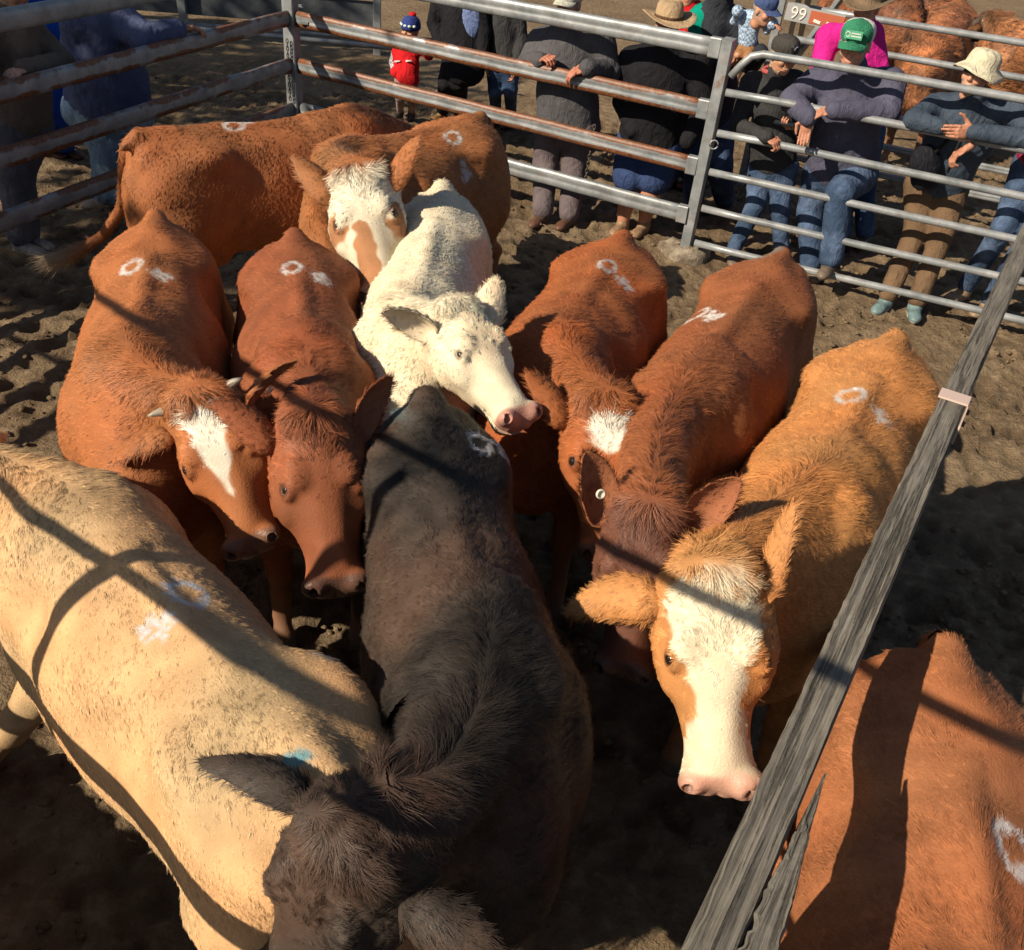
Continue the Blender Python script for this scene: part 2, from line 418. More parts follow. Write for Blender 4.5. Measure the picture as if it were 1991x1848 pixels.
        lf = (legs or {}).get(('f', sd), (0, 0)); lh = (legs or {}).get(('h', sd), (0, 0))
        f0 = sg(1.04, sd*.145, zw*.50); f1 = sg(1.02+lf[0]*.5, sd*(.15+lf[1]*.6), .36); f2 = sg(1.02+lf[0], sd*(.15+lf[1]), .115)
        g.cone(f0, f1, .080, .050, .05); g.ell(f1, (.050, .048, .055), .02); g.cone(f1, f2, .044, .034, .02); g.cone(f2, f2+A3(.035, 0, -.07), .036, .040, .02); g.cone(f2+A3(.04, 0, -.065), f2+A3(.065, 0, -.095), .046, .048, .01)
        b0 = sg(.22, sd*.15, zt*.52); b1 = sg(-.04+lh[0]*.5, sd*.14, .46); b2 = sg(.02+lh[0], sd*.14+lh[1], .125)
        g.cone(sg(.10, sd*.15, zt*.62), b0, .13, .085, .06); g.cone(b0, b1, .085, .045, .04); g.cone(b1, b2, .042, .032, .02)
        g.cone(b2, b2+A3(.035, 0, -.07), .036, .040, .02); g.cone(b2+A3(.04, 0, -.075), b2+A3(.065, 0, -.105), .046, .048, .01)
    g.cone(sg(.34, 0, zt-.026), sg(.92, 0, zw-.020), .014, .014, .05)
    g.cone(sg(.14, 0, zt-.030), sg(.0, 0, zt-.016), .022, .026, .07)         # tail head
    g.cone(sg(.0, 0, zt-.016), sg(-.06, 0, zt-.06), .026, .028, .04)
    g.ell(frH((.05, 0, -.10)), (.085*hs, .085*hs, .09*hs), .05)            # back of the skull
    ndf = SineNoise(seed, .30)
    V, F = g.mesh(); V = smooth(V, F, 2, .5)
    hq = toH(V); fc = hq[F].mean(1)
    inb = (fc[:, 0] > -.045) & (fc[:, 0] < .6) & (np.abs(fc[:, 1]) < .185) & (fc[:, 2] < .14) & (fc[:, 2] > -.34)
    F = F[~inb]
    # head field on a finer grid in its own frame
    hh = .0065 if hq_face else .011
    hg = Grid((-.075, -.205, -.36), (.51, .205, .16), hh/hs); Ph, shh = hg.pts()
    dn = sample(frH(Ph))/hs; d_h = head_sdf(Ph)
    sk = d_ell(Ph, A3(.05, 0, -.10), A3(.085, .085, .09))
    hg.D = smin(smin(d_h, sk, .03), dn, .05/hs).reshape(shh)
    VH, FH = hg.mesh(); VH = smooth(VH, FH, 1, .5)
    V = np.concatenate([V, frH(VH)]); F = np.concatenate([F, FH+len(V)-len(VH)])
    used = np.zeros(len(V), bool); used[F.ravel()] = True; mp = np.cumsum(used)-1; V = V[used]; F = mp[F]
    N, _ = vnormals(V, F)
    V = V+N*(ndf(V)*.004)[:, None]
    # features
    def feats(p):
        q = toH(p); dh = head_sdf(q)*hs; i, a, b, c = neck_par(p); val = (np.abs(a/nw[i])**2.1+np.abs(b/nh[i])**2.1)**(1/2.1)
        dn = (val-1)*.1; s, lat = torso_sl(p[:, :2]); dt = torso_sdf(p, s, lat)
        wh = sstep(.035, -.0, dh)*sstep(-.06, .02, q[:, 0]); wn = np.clip(np.exp(-np.maximum(dn, 0)/.03)*(1-wh), 0, 1); wt = np.exp(-np.maximum(dt, 0)/.03)*(1-wh)
        lg = sstep(.62, .50, p[:, 2])*(1-wh)*sstep(.02, .06, dt)
        return dict(p=p, q=q, wh=wh, wn=wn, wt=wt, leg=lg, s=s, lat=lat, nt=i/25., nb=b/nh[i], na=a, i=i)
    f = feats(V)
    nzl, nzs, nzm = SineNoise(seed+40, .45), SineNoise(seed+41, .10), SineNoise(seed+42, .03)
    num_l = []
    if nums:
        for ch, px, py in nums:
            w0 = at(px, py, (T[2]+W[2])/2-.01); num_l.append((ch, toL(w0)[:2]))
    def seg(p, a, b):
        a = np.asarray(a, float); b = np.asarray(b, float); t = np.clip(((p-a)@(b-a))/((b-a)@(b-a)), 0, 1); return np.linalg.norm(p-a-t[:, None]*(b-a), axis=1)
    def numask(f):
        m = np.zeros(len(f['p'])); up = f['p'][:, 2] > T[2]-.22
        for ch, c in num_l:
            r = f['p'][:, :2]-c; X = -r[:, 1]; Y = r[:, 0]          # read from behind the animal
            w = nzm(f['p'])*.004
            if ch == '0':
                d = np.abs(np.hypot(X/(.034+.004*math.sin(c[0]*50)), Y/.047)-1)*.040-.0105+w
            elif ch == 'x':
                q = np.stack([X, Y], 1)+c[0]*7 % .006; hsh = (abs(c[0]*37+c[1]*91) % 1.)*1.2-.6; cs, sn_ = math.cos(hsh), math.sin(hsh); q = q@np.array([[cs, -sn_], [sn_, cs]])
                d = np.minimum.reduce([seg(q, (-.028, .024), (.020, .012)), seg(q, (-.034, .004), (.034, -.004)), seg(q, (-.020, -.018), (.030, -.026)), seg(q, (.004, .036), (.0, -.040))])-.0085+w*1.6
            elif ch == '4':
                q = np.stack([X, Y], 1)
                d = np.minimum(np.minimum(seg(q, (.004, .050), (-.032, -.012)), seg(q, (-.032, -.012), (.034, -.012))), seg(q, (.012, .040), (.012, -.048)))-.0125+w
            else:
                q = np.stack([X, Y], 1); d = seg(q, (-.03, .0), (.03, .01))-.03+w*3
            m = np.maximum(m, sstep(.004, -.002, d))
        return m*up*(1-f['wh'])
    base = np.array(base)
    def colour(f):
        p, q = f['p'], f['q']; n = len(p)
        c = np.tile(base, (n, 1)); a = nzl(p); b = nzs(p)
        c = c*(1+.06*a+.05*b)[:, None]
        c = c*np.stack([np.ones(n), 1-.05*a, 1-.08*a], 1)
        top = sstep(.4, 1., f['nb'])*f['wn']*(1-sstep(.9, .8, f['s'])*.5); c = c*(1-.12*top)[:, None]
        if bodyfn: c = bodyfn(c, f, a, b)
        if facefn: c = facefn(c, f, a, b)
        # nose leather and lips
        nose_m = f['wh']*sstep(.424, .446, q[:, 0]+.10*np.minimum(0, q[:, 2]+.10)+.04*np.abs(q[:, 1])+.003*b)*sstep(-.155, -.12, q[:, 2])
        nc_ = np.array(nose)*(1+.12*b)[:, None]; c = c*(1-nose_m)[:, None]+nc_*nose_m[:, None]
        nos = f['wh']*sstep(1.3, .8, np.sqrt(((q[:, 0]-.463)/.017)**2+((np.abs(q[:, 1])-.057)/.011)**2+((q[:, 2]+.053)/.015)**2))
        c = c*(1-.65*nos)[:, None]
        lip = f['wh']*sstep(.006, .002, np.abs(q[:, 2]+.124+(.48-q[:, 0])*.05))*sstep(.37, .39, q[:, 0]); c = c*(1-.6*lip)[:, None]
        eye = f['wh']*sstep(1.55, 1.15, np.sqrt(((q[:, 0]-.190)/.0155)**2+((np.abs(q[:, 1])-.092)/.016)**2+((q[:, 2]+.029)/.0125)**2))
        c = c*(1-eye)[:, None]+(np.array([.10, .055, .04])*.6+.22*base)*eye[:, None]
        hoof = sstep(.075, .055, p[:, 2]); c = c*(1-hoof)[:, None]+np.array([.10, .08, .065])*hoof[:, None]
        mud = sstep(.55, .15, p[:, 2]+.06*b)*.55; c = c*(1-mud)[:, None]+np.array([.16, .12, .08])*mud[:, None]
        pm = numask(f)*np.clip(.86+.35*nzm(p), .3, 1); c = c*(1-pm)[:, None]+np.array(paint)*pm[:, None]
        return np.clip(c, .004, .9), np.maximum(nose_m, eye)
    col, wet = colour(f)
    Vw = toW(V); Nw = N@M
    body = mesh_obj('body', Vw, F, HIDE, root, attrs={'hcol': col*.9, 'wet': wet})
    # eyes
    for sd in (-1, 1):
        c_e = frH((.190, sd*.0845, -.0325)); r_e = .0168*hs; uu, vv = np.meshgrid(np.linspace(0, 2*PI, 17)[:-1], np.linspace(0, PI, 11))
        S = np.stack([np.sin(vv)*np.cos(uu), np.sin(vv)*np.sin(uu), np.cos(vv)], -1).reshape(-1, 3)*r_e+c_e
        Fq = [(i*16+j, i*16+(j+1) % 16, (i+1)*16+(j+1) % 16, (i+1)*16+j) for i in range(10) for j in range(16)]
        mesh_obj('eye', toW(S), np.array(Fq), EYE, root)
    # ears
    er = {**{1: (-.10, .95, -.05), -1: (-.10, .95, -.05)}, **(ears or {})}
    nu, nv = 18, 13
    for sd in (-1, 1):
        e = er[sd]; el = nz(np.array([e[0], sd*e[1], e[2]])@HM)
        if len(e) > 3 and isinstance(e[3], str):
            base_q = frH((.068, sd*.104, -.078)); cv = (toL(A3(0, 0, CAM_H))-base_q)@HM.T; cv = cv/np.linalg.norm(cv)*(1 if e[3] == 'in' else -1); e = (e[0], e[1], e[2], *(cv+np.array(e[4])))+tuple(e[5:])
        fwd = nz(np.array(e[3:6])@HM*1. if len(e) > 3 else (hx*.50-hz*.80)); fwd = nz(fwd-(fwd@el)*el)   # the way the cup opens
        ew = np.cross(el, fwd); base_p = frH((.068, sd*.104, -.078)); Le, We = earl*.205*hs, earw*(e[6] if len(e) > 6 else 1.)*.056*hs
        U, Vv = np.meshgrid(np.linspace(0, 1, nu), np.linspace(-1, 1, nv), indexing='ij'); U = U.ravel(); Vv = Vv.ravel()
        wd = We*(np.clip(np.sin(PI*np.clip(U, 0, 1)**.80), 0, 1)**.62*.82+.30*(1-U)**2)*(1-.1*U); ang = Vv*(1.25-.75*U); cen = np.sin(1.25-.75*U)
        X = wd*np.sin(ang)/cen; Yd = -wd*(np.cos(ang)-np.cos(1.25-.75*U))/cen*1.0
        pts = base_p+(U*Le)[:, None]*el+X[:, None]*ew+Yd[:, None]*fwd+(-.02*np.sin(PI*U))[:, None]*hs*hx
        G = pts.reshape(nu, nv, 3); du = np.gradient(G, axis=0); dv = np.gradient(G, axis=1); nn = np.cross(du, dv); nn /= np.maximum(np.linalg.norm(nn, axis=2), 1e-9)[..., None]
        if (nn.reshape(-1, 3)@fwd).mean() < 0: nn = -nn
        th = .006*hs; A = (G+nn*th*.5).reshape(-1, 3); B = (G-nn*th*.5).reshape(-1, 3)
        q = np.array([(i*nv+j, i*nv+j+1, (i+1)*nv+j+1, (i+1)*nv+j) for i in range(nu-1) for j in range(nv-1)])
        n0 = nu*nv; rim = [(i*nv, (i+1)*nv, n0+(i+1)*nv, n0+i*nv) for i in range(nu-1)]+[((i+1)*nv-1, n0+(i+1)*nv-1, n0+(i+2)*nv-1, (i+2)*nv-1) for i in range(nu-1)]+[((nu-1)*nv+j, n0+(nu-1)*nv+j, n0+(nu-1)*nv+j+1, (nu-1)*nv+j+1) for j in range(nv-1)]
        Ve = np.concatenate([A, B]); Fe = np.concatenate([q, q[:, ::-1]+n0, np.array(rim)])
        fe = feats(Ve); fe['wh'] = fe['wh']*0; fe['wt'] = fe['wt']*0; fe['q'] = np.tile([.0, sd*.12, -.05], (len(Ve), 1)); ce, _ = colour(fe)
        ce[:n0] = ce[:n0]*.86+np.array([.07, .045, .035])*.6
        eo = mesh_obj('ear', toW(Ve), Fe, HIDE, root, attrs={'hcol': ce, 'wet': np.zeros(len(Ve))}); part_of(eo)
        if not nofur:
            nrm = np.concatenate([nn.reshape(-1, 3), -nn.reshape(-1, 3)]); q2 = np.concatenate([q, q[:, ::-1]+n0])
            dd = np.full(len(Ve), 110000.*dens**.7); dd[:n0] *= .6; Tt, Wt = scatter(Ve, q2, nrm, dd, seed+70+sd)
            Pp = bary(Ve, Tt, Wt); Nn = bary(nrm, Tt, Wt); uv = bary(np.tile(Vv, 2), Tt, Wt)
            Ff = el[None]+ew[None]*(uv*.7)[:, None]
            Ln = np.where(np.abs(uv) > .85, .024, .016)*furlen**.5
            add_fur(root, 'ear_hair', toW(Pp), Nn@M, Ff@M, Ln, bary(ce, Tt, Wt)*1.1, .00055, seed+80+sd, .3, .25, clump=.003)
        if ear_tag and sd == eartag_side:
            c0 = base_p+el*Le*.42+ew*.005+fwd*.004; r_ = .013; aa = np.linspace(0, 2*PI, 21)[:-1]
            ring = lambda rr, hgt: [c0+rr*(math.cos(t)*el+math.sin(t)*ew)+fwd*hgt for t in aa]
            Vt = np.array(ring(r_, .0)+ring(r_, .006)+ring(r_*.72, .007)+ring(r_*.66, .004)+[c0+fwd*.004])
            Ft = [(i+20*a_, (i+1) % 20+20*a_, (i+1) % 20+20*(a_+1), i+20*(a_+1)) for a_ in range(3) for i in range(20)]+[(60+i, 60+(i+1) % 20, 80) for i in range(20)]
            mesh_obj('ear_tag', toW(Vt), Ft, TAGM, root)
    if horn:
        for sd in (-1, 1):
            gh = []; c0 = frH((.005, sd*.075, -.035)); dr = nz(np.array([-.25, sd*.9, .35])@HM); nh_ = 8
            a1 = nz(np.cross(dr, hx)); a2 = np.cross(dr, a1); rr = [.017, .0165, .015, .012, .008, .003]
            Vh = np.array([c0+dr*(.014*j)+hx*(.002*j*j*.3)+r_*hs*(math.cos(t)*a1+math.sin(t)*a2) for j, r_ in enumerate(rr) for t in np.linspace(0, 2*PI, nh_+1)[:-1]])
            Fh = [(i+nh_*j, (i+1) % nh_+nh_*j, (i+1) % nh_+nh_*(j+1), i+nh_*(j+1)) for j in range(5) for i in range(nh_)]+[tuple(range(5*nh_, 6*nh_))]
            mesh_obj('horn', toW(Vh), Fh, HORN, root)
    # tail
    tp = tail
    if tp is None:
        t0 = sg(-.03, 0, zt-.04); tp = [t0, t0+A3(-.075, 0, -.06), t0+A3(-.05, .0, -.3), t0+A3(-.03, .02, -.52)]; tcol_w = False
    else: tp = [toL(q) for q in tp]
    tp = np.array(tp); cum = np.concatenate([[0], np.cumsum(np.linalg.norm(np.diff(tp, axis=0), axis=1))]); uu = np.linspace(0, cum[-1], 26)
    tc = np.stack([prof(uu, list(cum), list(tp[:, i]), .04) for i in range(3)], 1); tt = np.gradient(tc, axis=0); tt /= np.linalg.norm(tt, axis=1)[:, None]
    sdv = np.cross(tt, ey+.01); sdv /= np.linalg.norm(sdv, axis=1)[:, None]; upv = np.cross(sdv, tt); rr = tailw*np.interp(np.linspace(0, 1, 26), [0, .1, .5, .8, 1], [.036, .032, .020, .018, .008])
    aa = np.linspace(0, 2*PI, 11)[:-1]; ring = (np.cos(aa)[None, :, None]*sdv[:, None]+np.sin(aa)[None, :, None]*upv[:, None])
    Vt = (tc[:, None]+ring*rr[:, None, None]).reshape(-1, 3); Nt_ = ring.reshape(-1, 3)
    Ft = np.array([(i*10+j, i*10+(j+1) % 10, (i+1)*10+(j+1) % 10, (i+1)*10+j) for i in range(25) for j in range(10)])
    ctl = np.tile(base*.9, (len(Vt), 1)); tfr = np.repeat(np.linspace(0, 1, 26), 10)
    if tailcol is not None: m = sstep(.75, .95, tfr)[:, None]; ctl = ctl*(1-m)+np.array(tailcol)*m
    mesh_obj('tail', toW(Vt), Ft, HIDE, root, attrs={'hcol': ctl, 'wet': np.zeros(len(Vt))})
    if not nofur:
        Tt, Wt = scatter(Vt, Ft, Nt_, np.full(len(Vt), 25000.)*(1+1.5*sstep(.7, .9, tfr)), seed+90)
        Lf = bary(tfr, Tt, Wt)
        add_fur(root, 'tail_hair', toW(bary(Vt, Tt, Wt)), bary(Nt_, Tt, Wt)@M, bary(np.repeat(tt, 10, 0), Tt, Wt)@M, .02+.15*sstep(.72, .95, Lf), bary(ctl, Tt, Wt)*1.1, .0011, seed+91, .25, .15)
    if nofur: return root
    # coat
    camv = np.array([0, 0, CAM_H])-Vw; dist = np.linalg.norm(camv, axis=1); camv /= dist[:, None]
    facing = (Nw*camv).sum(1); vis = np.where(facing > -.25, 1., .12)*np.where((Vw[:, 2] < .35), .4, 1.)
    # keep to what the frame can see with a wide margin
    cc = (Vw-np.array([0, 0, CAM_H]))@CR; px = cc[:, 0]/np.maximum(cc[:, 2], .05)*FOC+512; py = cc[:, 1]/np.maximum(cc[:, 2], .05)*FOC+475
    vis *= np.where((px < -160) | (px > 1184) | (py < -120) | (py > 1110) | (cc[:, 2] < .05), .06, 1.)
    dd = DENS*dens*vis*np.clip((3.3/dist)**1.7, .55, 3.4)*(1+1.4*f['wh']*(f['q'][:, 0] > .08))
    dd *= (1-wet*.97)
    Tt, Wt = scatter(V, F, N, dd, seed+50)
    Pp = bary(V, Tt, Wt); Nn = bary(N, Tt, Wt); Nn /= np.linalg.norm(Nn, axis=1)[:, None]
    ff = feats(Pp); cc_, wt_ = colour(ff); keep = wt_ < .5
    i = ff['i']
    tgs = np.stack([np.interp(ff['s'], ss, tg[:, 0]), np.interp(ff['s'], ss, tg[:, 1]), np.zeros(len(Pp))], 1)
    fl_t = -tgs*.9+A3(0, 0, -.55)+ey_like(tgs)*(np.sign(ff['lat'])*np.minimum(np.abs(ff['lat'])*3.5, .6))[:, None]
    # whorl at the withers
    wv = Pp-sg(.93, 0, zw); wr = np.linalg.norm(wv, axis=1); fl_t += wv/np.maximum(wr, .01)[:, None]*np.exp(-(wr/.12)**2)[:, None]*2.0
    fl_n = -NT_[i]*.7+NS[i]*np.sign(ff['na'])[:, None]*.35-NV[i]*.55
    q = ff['q']; wq = q-A3(.205, 0, .0); wrr = np.linalg.norm(wq, axis=1)
    fh = np.where(q[:, 0:1] > .175, np.stack([-.25+0*q[:, 0], q[:, 1]*8, -.4+0*q[:, 0]], 1), np.stack([-.9+0*q[:, 0], q[:, 1]*6, -.2+0*q[:, 0]], 1))
    fh = wq/np.maximum(wrr, .01)[:, None]*np.exp(-(wrr/.16)**2)[:, None]*2.2+np.stack([.25*sstep(.1, .2, q[:, 0])-.1, np.sign(q[:, 1])*.2, -.35+0*q[:, 0]], 1)
    pol = np.exp(-(((q[:, 0]+.0)/.07)**2+(q[:, 1]/.09)**2))*(q[:, 2] > -.10)*ff['wh']
    fh += pol[:, None]*A3(1.4, 0, 0.2)
    fh = fh@HM
    wl_ = ff['leg'][:, None]; fl = ff['wt'][:, None]*fl_t+ff['wn'][:, None]*fl_n*.9+ff['wh'][:, None]*fh*1.6
    fl = fl*(1-wl_)+wl_*A3(-.05, 0, -1); fl += .01
    ln = .019*furlen*(1-.30*ff['wh'])*(1-.4*ff['leg'])
    crest = sstep(.55, .95, ff['nb'])*ff['wn']*sstep(.85, 1.0, ff['s'])*(1-ff['wh'])
    ln = ln*(1+mane*(1.0*crest+.3*ff['wn']))
    lp = longpoll if longpoll is not None else 1.
    ln = ln+.035*lp*pol+(.012*lp)*np.exp(-(((q[:, 0]-.07)/.07)**2+(q[:, 1]/.09)**2))*ff['wh']
    ln = ln*(1-.5*ff['wh']*sstep(.17, .25, q[:, 0]))
    if num_l: ln = ln*(1-.5*numask(ff))
    if extra: ln, fl = extra(ln, fl, ff)
    rad = .00052*np.clip(np.linalg.norm(toW(Pp)-np.array([0, 0, CAM_H]), axis=1)/2.6, .7, 4.5)
    radk = rad[keep]
    cur = curly
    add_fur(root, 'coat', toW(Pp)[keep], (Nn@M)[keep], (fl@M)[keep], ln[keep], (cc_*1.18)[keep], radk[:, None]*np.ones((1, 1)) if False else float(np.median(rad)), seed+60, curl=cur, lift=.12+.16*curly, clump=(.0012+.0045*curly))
    return root
def ey_like(t): return np.stack([-t[:, 1], t[:, 0], np.zeros(len(t))], 1)
DENS = 62000.
def tag_mat():
    m = new_mat('ear_tag_plastic', (.62, .58, .46), .4); return m
TAGM = tag_mat(); HORN = new_mat('horn_keratin', (.30, .26, .20), .45)

def face_blaze(c, f, a, b):        # D: white wedge down the forehead
    q = f['q']; m = f['wh']*sstep(.006, -.006, np.abs(q[:, 1]-.004)-np.interp(q[:, 0], [.02, .06, .14, .22, .30, .33], [.055, .058, .046, .024, .010, -.01])+.007*b)*sstep(.03, .05, q[:, 0])*(q[:, 2] > -.06)
    return mixc(c, m, WHITE)
def mixc(c, m, d): return c*(1-m)[:, None]+np.array(d)*m[:, None]
def face_b(c, f, a, b):            # B: white face, tan round the eyes and down the nose
    q = f['q']; m = f['wh']*sstep(-.02, .02, q[:, 0]+.01*b); c = mixc(c, m*sstep(-.15, -.10, q[:, 2]), (.74, .66, .50))
    e = f['wh']*sstep(1.15, .85, np.hypot((q[:, 0]-.20)/.065, (q[:, 2]+.055+.3*(q[:, 0]-.2))/.036)+.15*b)*(np.abs(q[:, 1]) > .055)
    n = f['wh']*sstep(.006, -.006, np.abs(q[:, 1]+.018)-np.interp(q[:, 0], [.18, .22, .3, .4, .47], [-.02, .020, .034, .04, .05])+.005*b)*(q[:, 2] > -.09)
    return mixc(c, np.maximum(e, n), (.42, .20, .09))
def face_f(c, f, a, b):            # F: small white patch on the forehead
    q = f['q']; m = f['wh']*sstep(1.15, .85, np.hypot((q[:, 0]-.115)/.050, (q[:, 1]-.018)/.055)+.22*b)*(q[:, 2] > -.05)
    return mixc(c, m, WHITE)
def face_h(c, f, a, b):            # H: cream face, orange cheeks and round the eyes
    q = f['q']; w = np.interp(q[:, 0], [-.02, .05, .10, .13, .16, .22, .27, .34, .42, .5], [.035, .068, .092, .090, .072, .052, .046, .056, .09, .10])
    m = f['wh']*sstep(.006, -.006, np.abs(q[:, 1])-w+.006*b)*sstep(-.03, .0, q[:, 0])*((q[:, 2] > -.075) | (q[:, 0] > .36))
    pt = sstep(1.1, .8, np.hypot((q[:, 0]-.055)/.040, (q[:, 1]-.022)/.022)+.2*b)
    return mixc(c, m*(1-.8*pt), (.78, .66, .47))
def body_g(c, f, a, b):
    tg_ = sstep(1.2, .6, np.hypot((f['s']-.0)/.10, (f['lat']+.06)/.07)+.25*b)*(f['p'][:, 2] > 1.05); return mixc(c, tg_*.7, (.16, .20, .19))
def body_i(c, f, a, b):
    c = c*(1+.35*a+.15*b)[:, None]; r = np.clip(sstep(.2, 1.2, a), 0, 1); c = mixc(c, r*.25, (.10, .045, .026))
    t = sstep(.18, .0, f['s'])*sstep(.02, .10, -f['lat'])*.55*(f['p'][:, 2] > .9)*np.clip(.6+.5*b, 0, 1); return mixc(c, t, (.12, .24, .25))
def body_j(c, f, a, b):
    d = np.hypot((f['s']-.085)/.014, 1.*(f['lat']-.07)/.055)
    ln_ = sstep(1.3, .8, np.hypot((f['s']-.10-(f['lat']-.06)*.4)/.016, (f['lat']-.055)/.050)+.2*b)
    c = mixc(c, ln_*.9, (.10, .30, .36)); bl = sstep(1.2, .7, np.hypot((f['s']-.105)/.014, (f['lat']-.10)/.016)); c = mixc(c, bl, (.05, .14, .30))
    b2 = sstep(1.3, .5, np.hypot((f['s']-.30)/.04, (f['lat']+.22)/.05)); return mixc(c, b2*.6, (.10, .26, .30))
def body_c(c, f, a, b):
    g = sstep(.1, 1.1, b+.4*a)*sstep(1.05, .85, f['s'])*.30*f['wt']*(f['wt'] > .5)*(f['p'][:, 2] > 1.0); return mixc(c, g, (.52, .48, .42))
# ================================================================== GROUND, FENCES, WALKWAY
def axis_pts(a, b, step, lo, hi, grow=1.22):
    m = list(np.arange(a, b+step/2, step)); s = step
    while m[-1] < hi: s *= grow; m.append(m[-1]+s)
    s = step; l = []
    x = a
    while x > lo: s *= grow; x -= s; l.append(x)
    return np.array(l[::-1]+m)
def ground():
    X = axis_pts(-5.6, 5.6, .032, -90, 90); Y = axis_pts(.6, 10.5, .032, -40, 140)
    gx, gy = np.meshgrid(X, Y, indexing='ij'); P = np.stack([gx.ravel(), gy.ravel(), 0*gx.ravel()], 1)
    n1, n2, n3, n4 = SineNoise(1, 1.4)(P), SineNoise(2, .35)(P), SineNoise(3, .13, 14)(P), SineNoise(4, .075, 16)(P)
    n5 = SineNoise(7, .05, 18)(P); Z = .012*n1+.005*n2+.005*n3+.005*np.abs(n4)+.003*n5
    Z = Z.reshape(gx.shape); W = np.zeros_like(Z); r = np.random.default_rng(5)
    # hoof prints trodden into the mud
    for _ in range(6500):
        cx, cy = r.uniform(-5.4, 5.4), .7+9.6*r.random()**.9; a = r.uniform(0, PI); R = r.uniform(.030, .055); dp = r.uniform(.006, .028)
        i0, i1 = np.searchsorted(X, [cx-.16, cx+.16]); j0, j1 = np.searchsorted(Y, [cy-.16, cy+.16])
        dx = gx[i0:i1, j0:j1]-cx; dy = gy[i0:i1, j0:j1]-cy; u = (dx*math.cos(a)+dy*math.sin(a))/(R*1.3); v = (-dx*math.sin(a)+dy*math.cos(a))/R
        q = np.sqrt(u*u+v*v); Z[i0:i1, j0:j1] += -dp*np.exp(-q**4)+.45*dp*np.exp(-((q-1.45)/.35)**2); W[i0:i1, j0:j1] += .7*np.exp(-q**4)
    far = np.clip((np.maximum(np.abs(gx)-5.6, 0)+np.maximum(gy-10.5, 0)+np.maximum(.6-gy, 0))/3, 0, 1)
    Z *= 1-far; V = P.copy(); V[:, 2] = Z.ravel()
    nx, ny = gx.shape; I, J = np.meshgrid(np.arange(nx-1), np.arange(ny-1), indexing='ij'); k = (I*ny+J).ravel()
    F = np.stack([k, k+ny, k+ny+1, k+1], 1)
    m = new_mat('trodden_mud', rough=.92, spec=.2); t = NT(m); co = t.coord()
    a1 = t.noise(1.1, 5, .6, co); a2 = t.noise(14, 6, .65, co); a3 = t.noise(70, 4, .7, co)
    w = t.n('ShaderNodeAttribute', attribute_name='damp')
    c = t.ramp(a1, [(.3, (.15, .102, .058)), (.5, (.235, .168, .10)), (.72, (.33, .25, .155))])
    c = t.mix(t.math('MULTIPLY', a2, .85), c, t.ramp(a2, [(.36, (.060, .038, .021)), (.5, (.17, .118, .068)), (.66, (.33, .25, .155))]))
    c = t.mix(t.math('MULTIPLY', w.outputs['Fac'], .55), c, (.07, .046, .027))
    t.l(c, t.b.inputs['Base Color'])
    h = t.math('ADD', t.math('MULTIPLY', a2, .8), t.math('MULTIPLY', a3, .35)); t.bump(h, 1., .045)
    tag(mesh_obj('ground', V, F, m, attrs={'damp': np.clip(W, 0, 1).ravel()}), kind='structure')
    # loose clods of dung and dirt
    ico = np.array([(0, 0, 1), (.9, 0, .3), (.28, .85, .3), (-.72, .53, .3), (-.72, -.53, .3), (.28, -.85, .3), (.6, .5, -.4), (-.5, .6, -.4), (-.4, -.7, -.4), (.7, -.4, -.4), (0, 0, -.6)])
    fi = [(0, 1, 2), (0, 2, 3), (0, 3, 4), (0, 4, 5), (0, 5, 1), (1, 6, 2), (2, 6, 7), (2, 7, 3), (3, 7, 8), (3, 8, 4), (4, 8, 5), (5, 8, 9), (5, 9, 1), (1, 9, 6), (6, 10, 7), (7, 10, 8), (8, 10, 9), (9, 10, 6)]
    n = 16000; cen = np.stack([r.uniform(-5, 5, n), .7+9.5*r.random(n), np.zeros(n)], 1)
    keep = SineNoise(9, .9)(cen) > -.1; cen = cen[keep]; n = len(cen)
    sc = .005+.018*r.random(n)**3; VV = (ico[None]*r.uniform(.6, 1.3, (n, 11, 1)))*sc[:, None, None]*np.array([1.2, 1, .7]); VV += cen[:, None]
    ix = np.clip(np.searchsorted(X, cen[:, 0]), 0, nx-1); iy = np.clip(np.searchsorted(Y, cen[:, 1]), 0, ny-1); VV[:, :, 2] += Z[ix, iy][:, None]+.002
    FF = (np.array(fi)[None]+11*np.arange(n)[:, None, None]).reshape(-1, 3)
    tag(mesh_obj('clods', VV.reshape(-1, 3), FF, m, attrs={'damp': np.repeat(r.uniform(0, .5, n), 11)}), kind='stuff')
ground()

